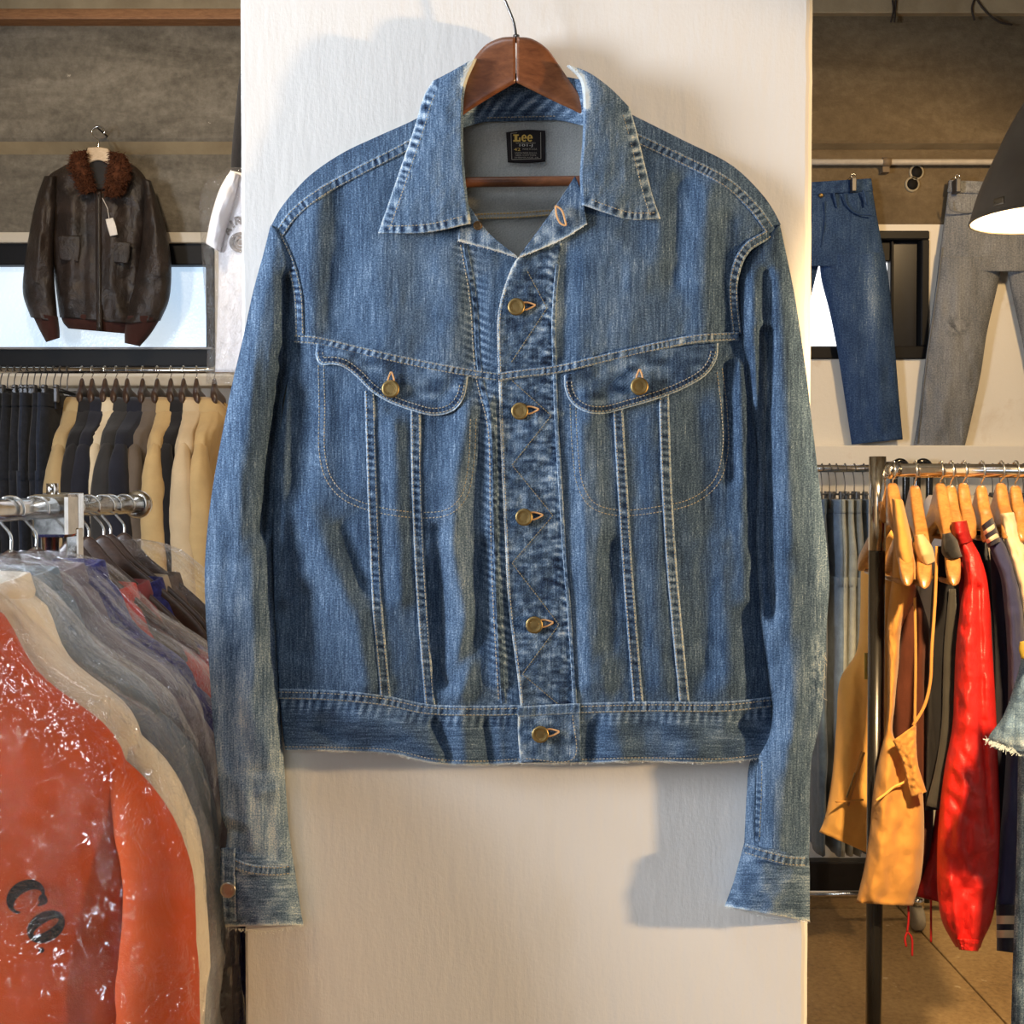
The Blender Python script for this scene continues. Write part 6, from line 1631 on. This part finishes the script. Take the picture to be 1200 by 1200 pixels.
# 3 black garment with charcoal panel
bg = empty('black_vest', W(1105, 950, 1.97), 'black vest with charcoal panel between the tan vest and red windbreaker', 'vest')
etube('body', [(1098, 640, 1120, 640), (1092, 690, 1124, 690), (1088, 780, 1124, 780), (1086, 870, 1120, 870), (1084, 950, 1110, 948)], [.02, .03, .03, .03, .02], 1.99, BLKC, bg, 60, 36, seed=45, nz=(6, 8, 30))
etube('charcoal_panel', [(1112, 690, 1120, 690), (1106, 760, 1122, 760), (1103, 850, 1118, 850), (1096, 900, 1112, 905), (1085, 944, 1101, 948)], [.008, .010, .010, .008], 1.955, CHR2, bg, 50, 24, seed=46, nz=(2, 8, 30))
etube('shoulder_strap', [(1104, 626, 1114, 624), (1103, 645, 1122, 634), (1106, 652, 1126, 648), (1110, 656, 1128, 652)], [.03, .04, .04, .03], 1.895, BLKC, bg, 30, 30, nz=(2, 8, 8))
# 4 red windbreaker
rw = empty('red_windbreaker', W(1130, 1110, 1.95), 'bright red nylon windbreaker with drawcords on the right rack', 'windbreaker')
etube('body', [(1116, 640, 1134, 640), (1112, 720, 1140, 720), (1108, 820, 1142, 820), (1100, 920, 1140, 920), (1088, 1000, 1130, 1000), (1072, 1050, 1120, 1062)], [.03, .05, .05, .05, .05, .03], 2.03, DRED, rw, 70, 40, seed=47, nz=(8, 8, 20))
etube('collar', [(1115, 612, 1133, 610), (1116, 626, 1136, 622), (1121, 640, 1140, 634)], [.035, .045, .04], 1.93, DRED, rw, 30, 34, seed=48, nz=(3, 8, 8))
etube('sleeve', [(1122, 634, 1138, 632), (1127, 655, 1148, 650), (1130, 680, 1156, 675), (1126, 705, 1160, 705), (1120, 760, 1163, 760), (1118, 810, 1166, 810), (1116, 850, 1168, 850), (1107, 900, 1170, 900), (1100, 960, 1172, 955), (1098, 1010, 1171, 1000), (1099, 1050, 1168, 1045), (1104, 1080, 1162, 1080), (1114, 1100, 1152, 1102), (1120, 1110, 1149, 1111)], [.03, .045, .055, .06, .06, .06, .06, .06, .062, .06, .055, .045, .03], 1.93, RNYL, rw, 170, 60, [([(1147, 690), (1150, 780), (1152, 870), (1160, 980)], -16, 4), ([(1136, 720), (1134, 860), (1125, 1000)], 8, 7), ([(1120, 870), (1140, 900)], -5, 4), ([(1118, 900), (1142, 930)], 5, 4), ([(1112, 930), (1135, 960)], -5, 4), ([(1130, 1040), (1128, 1100)], -7, 4), ([(1145, 1030), (1140, 1100)], 6, 4), ([(1115, 1030), (1122, 1095)], 5, 4)], seed=49, nz=(10, 9, 16))
etube('elastic_cuff', [(1117, 1100, 1151, 1102), (1122, 1108, 1148, 1111), (1124, 1113, 1146, 1115)], [.035, .032, .03], 1.925, RNYL, rw, 20, 40, seed=50, nz=(7, 2.2, 8))
for pts in ([(1064, 1050), (1064.5, 1080), (1063, 1092)], [(1063, 1092), (1060.5, 1100), (1062, 1109)], [(1063, 1092), (1068, 1098), (1069, 1120)], [(1091, 1055), (1091, 1085), (1091, 1104)]):
    p = spl(pts, 20); tube('drawcord', W(p[:, 0], p[:, 1], 1.97), .0020, DRED, rw, 6)
# 5 dark garment between, 6 navy jacket with striped knit
ng = empty('dark_jacket', W(1140, 1000, 2.06), 'black-blue jacket squeezed between the red windbreaker and navy jacket', 'jacket')
etube('body', [(1138, 622, 1154, 622), (1142, 680, 1166, 690), (1148, 800, 1178, 800), (1150, 900, 1180, 900), (1150, 1040, 1184, 1050)], [.03, .04, .05, .05, .04], 2.04, BNAVY, ng, 50, 36, seed=51, nz=(6, 8, 30))
vj = empty('navy_varsity_jacket', W(1182, 1118, 1.95), 'navy jacket with cream striped knit collar and cuff', 'jacket')
etube('body', [(1160, 645, 1180, 640), (1162, 700, 1196, 690), (1164, 800, 1206, 800), (1160, 950, 1212, 950), (1166, 1050, 1216, 1060)], [.03, .045, .05, .05, .04], 2.01, NVYK, vj, 60, 40, seed=52, nz=(6, 8, 30))
etube('sleeve', [(1158, 636, 1174, 630), (1162, 650, 1184, 648), (1172, 675, 1195, 682), (1176, 705, 1200, 705), (1181, 780, 1206, 780), (1180, 860, 1207, 860), (1176, 930, 1207, 930), (1170, 1000, 1204, 1000), (1167, 1062, 1192, 1062)], [.03, .04, .045, .045, .045, .045, .045, .04, .035], 1.95, NVY, vj, 110, 40, [([(1186, 720), (1190, 860), (1182, 960)], 8, 5)], seed=53, nz=(7, 7, 24))
etube('knit_collar', [(1150, 616, 1163, 606), (1154, 628, 1168, 619), (1158, 642, 1173, 634)], [.03, .032, .03], 1.935, NVYK, vj, 30, 34, nz=(1, 8, 8))
for a, b in ((.26, .44), (.64, .82)):
    def lr(t): return (1150 + 8 * t, 616 + 26 * t, 1163 + 10 * t, 606 + 28 * t)
    etube('collar_stripe', [lr(a), lr((a + b) / 2), lr(b)], [.032, .034, .032], 1.934, MATS['cream_knit'], vj, 10, 34, nz=(.5, 8, 8))
etube('knit_cuff', [(1167, 1060, 1192, 1060), (1168, 1090, 1191, 1090), (1168, 1114, 1190, 1117)], [.038, .036, .034], 1.948, NVYK, vj, 24, 34, nz=(2, 2.5, 30))
for y0_, y1_ in ((1073, 1083), (1090, 1099)):
    etube('cuff_stripe', [(1167.5, y0_, 1191.5, y0_), (1167.5, y1_, 1191, y1_)], [.040, .039], 1.947, MATS['cream_knit'], vj, 10, 34, nz=(1, 2.5, 30))
# 7 cream jacket collar, 8 ochre garment at the edge
cj = empty('cream_jacket', W(1195, 900, 1.95), 'cream jacket at the right edge beyond the navy jacket', 'jacket')
etube('body', [(1172, 602, 1188, 600), (1176, 630, 1194, 622), (1184, 660, 1206, 650), (1194, 700, 1214, 690), (1200, 800, 1222, 790), (1204, 900, 1226, 900)], [.03, .04, .045, .045, .04, .03], 1.95, CREAM, cj, 80, 36, [([(1180, 610), (1190, 650)], -5, 3)], seed=54, nz=(6, 5, 10))
dn = empty('brown_knit_jacket', W(1210, 900, 2.0), 'dark brown jacket behind the cream jacket at the right edge', 'jacket')
etube('body', [(1190, 606, 1206, 606), (1194, 640, 1226, 640), (1200, 720, 1240, 720), (1206, 900, 1246, 900)], [.03, .04, .04, .03], 2.03, BROWNK, dn, 40, 30, seed=55, nz=(6, 8, 20))
# denim cut-off vest and jeans at the very right, nearer than the rack
CUT = denim('pale_cutoff_denim', [(0, (.03, .05, .09)), (.35, (.08, .14, .24)), (.6, (.17, .26, .38)), (.85, (.36, .45, .54)), (1, (.62, .66, .66))], .4)
dv = empty('denim_cutoff_vest', W(1210, 888, 1.62), 'faded denim cut-off with frayed edge at the right edge of the photo', 'vest')
etube('body', [(1202, 735, 1285, 735), (1196, 775, 1288, 775), (1187, 808, 1290, 810), (1175, 840, 1292, 842), (1158, 866, 1294, 872), (1166, 878, 1294, 892)], [.04, .06, .065, .065, .06, .05], 1.66, CUT, dv, 70, 70, [([(1196, 790), (1180, 850)], 6, 6)], lambda X, Y: .15 + .6 * np.exp(-((Y - 872) / 9) ** 2) + .3 * (vnoise(X / 5, Y / 7, 9) - .5), seed=56, nz=(8, 9, 14))
etube('leather_patch', [(1195, 752, 1215, 748), (1194, 762, 1216, 760), (1197, 772, 1216, 772)], [.006, .007, .006], 1.60, plain('yellow_leather_patch', (.26, .18, .02), .6), dv, 14, 20, nz=(1, 5, 5))
ff = []
for k in range(150):
    t = random.random(); x = 1157 + 48 * t; y = 866 + 18 * t ** .8 + random.uniform(-2, 1); a = random.gauss(-.3, .6); L = random.uniform(2, 8)
    p = np.array([(x, y), (x + L * .5 * math.sin(a), y + L * .5 * math.cos(a)), (x + L * math.sin(a * 1.5), y + L * math.cos(a * 1.5))])
    ff.append(tube_piece(W(p[:, 0], p[:, 1], 1.615), .0004, 4))
o = join('frayed_threads', ff, plain('pale_blue_fray', (.40, .47, .52), .9), dv, False); o['kind'] = 'stuff'
djn = empty('light_blue_jeans', W(1210, 1210, 1.7), 'blue jeans leg hanging below the frayed denim at the right edge', 'jeans')
etube('leg', [(1193, 880, 1250, 880), (1192, 960, 1250, 960), (1190, 1040, 1248, 1040), (1187, 1120, 1246, 1120), (1184, 1230, 1242, 1230)], [.05, .055, .055, .05, .05], 1.72, DEN, djn, 60, 40, (), lambda X, Y: .25 + .8 * (vnoise(X / 4, Y / 6, 11) - .5) * np.exp(-((X - 1190) / 6) ** 2), seed=57, nz=(7, 9, 24))

# ================================================================== pendant lamp
DLp = 2.4
LC = W(1217, 257, DLp)
lp = empty('pendant_lamp', LC, 'large dark metal pendant lamp with glowing white inside at the upper right', 'lamp')
SHD = plain('brown_grey_enamel', (.115, .098, .078), .35, .5, .15, 12)
INN = plain('white_enamel_inside', (.85, .80, .68), .5, .4, .03)
prof = [(.139, 0), (.1385, .004), (.131, .032), (.124, .056), (.111, .090), (.097, .122), (.083, .152), (.068, .186), (.050, .220), (.033, .250), (.026, .262), (.026, .30)]
ph = np.linspace(0, 2 * np.pi, 64, endpoint=False)
def lring(r_, z): return np.stack([LC[0] + r_ * np.cos(ph), LC[1] + r_ * np.sin(ph), np.full(64, LC[2] + z)], -1)
C = spl(np.array(prof), 40)
loft('shade', [lring(a, z) for a, z in C], SHD, lp, (False, True))
Ci = [(max(a - .0022, .004), z) for a, z in C[:-4]]
loft('shade_inside', [lring(a, z + .0003) for a, z in Ci], INN, lp, (False, True))
loft('rim', [lring(.1395, -.002), lring(.1405, .001), lring(.139, .004), lring(.1365, .002), lring(.1365, -.002), lring(.1395, -.002)], SHD, lp, (False, False))
mb, nt, bs = newmat('glowing_bulb'); bs.inputs['Emission Color'].default_value = (1, .80, .50, 1); bs.inputs['Emission Strength'].default_value = 30
nn_ = noise(nt, coords(nt), 3, 1); rr_ = ramp(nt, [(0, (1, .9, .7)), (1, (1, .95, .8))]); nt.links.new(nn_.outputs[0], rr_.inputs[0]); nt.links.new(rr_.outputs[0], bs.inputs['Base Color'])
bz = [(.004, .030), (.022, .036), (.030, .055), (.028, .075), (.017, .10), (.013, .12), (.013, .15)]
loft('bulb', [lring(a, z)[::2] for a, z in spl(np.array(bz), 24)], mb, lp)
tube('cord', [LC + [0, 0, .29], [LC[0], LC[1], WZ(-30, BM)]], .004, DARKB, lp, 8)
pp = W(np.array([1164, 1177, 1177, 1164]), np.array([233, 229, 237, 241]), 0) * 0
ang = math.radians(215)
def shade_pt(px, py):
    # first hit of the photo ray with the shade cone, solved numerically
    best = None
    for d in np.linspace(DLp - .16, DLp, 200):
        p = W(px, py, d); r_ = math.hypot(p[0] - LC[0], p[1] - LC[1]); z = p[2] - LC[2]
        if 0 < z < .26 and r_ <= np.interp(z, [q[1] for q in prof], [q[0] for q in prof]) + .0012: return p
    return W(px, py, DLp - .12)
G = np.array([[shade_pt(x, y + (x - 1164) * -.30) for x in np.linspace(1164, 1177, 6)] for y in np.linspace(233.5, 242.5, 5)])
sheet('maker_plate', G, .001, metal('plate_tin', (.35, .33, .28), .4), lp)
for x in (1165.5, 1175.5):
    c = shade_pt(x, 238 - (x - 1164) * .30); tube('plate_rivet', [c, c + [-.001, -.002, 0]], .0016, WIREM, lp, 8)
l_ = point('pendant_bulb_light', tuple(LC + np.array([0, 0, .022])), 7, (1.0, .74, .42), .03)
l_.parent = lp; l_.matrix_parent_inverse = parent_matrix(lp).inverted()

# old wires sticking out of the ceiling line on the right
for i, (lb, pts) in enumerate((('short bent wires sticking out of the ceiling edge above the blue jeans', [[(1046, 0), (1047, 12), (1044, 26)], [(1050, 0), (1049, 14), (1048, 26)]]), ('curved dark cable end under the ceiling near the lamp', [[(1143, -6), (1148, 4), (1158, 16), (1172, 26), (1186, 29)], [(1143, -4), (1139, 10), (1142, 24)]]))):
    r = empty('ceiling_wire', W(pts[0][0][0], 2, BM - .02), lb, 'wire')
    for p in pts:
        q = spl(p, 24); tube('wire', W(q[:, 0], q[:, 1], BM - .035), .0035, plain('rusty_wire', (.03, .02, .014), .7), r, 6)
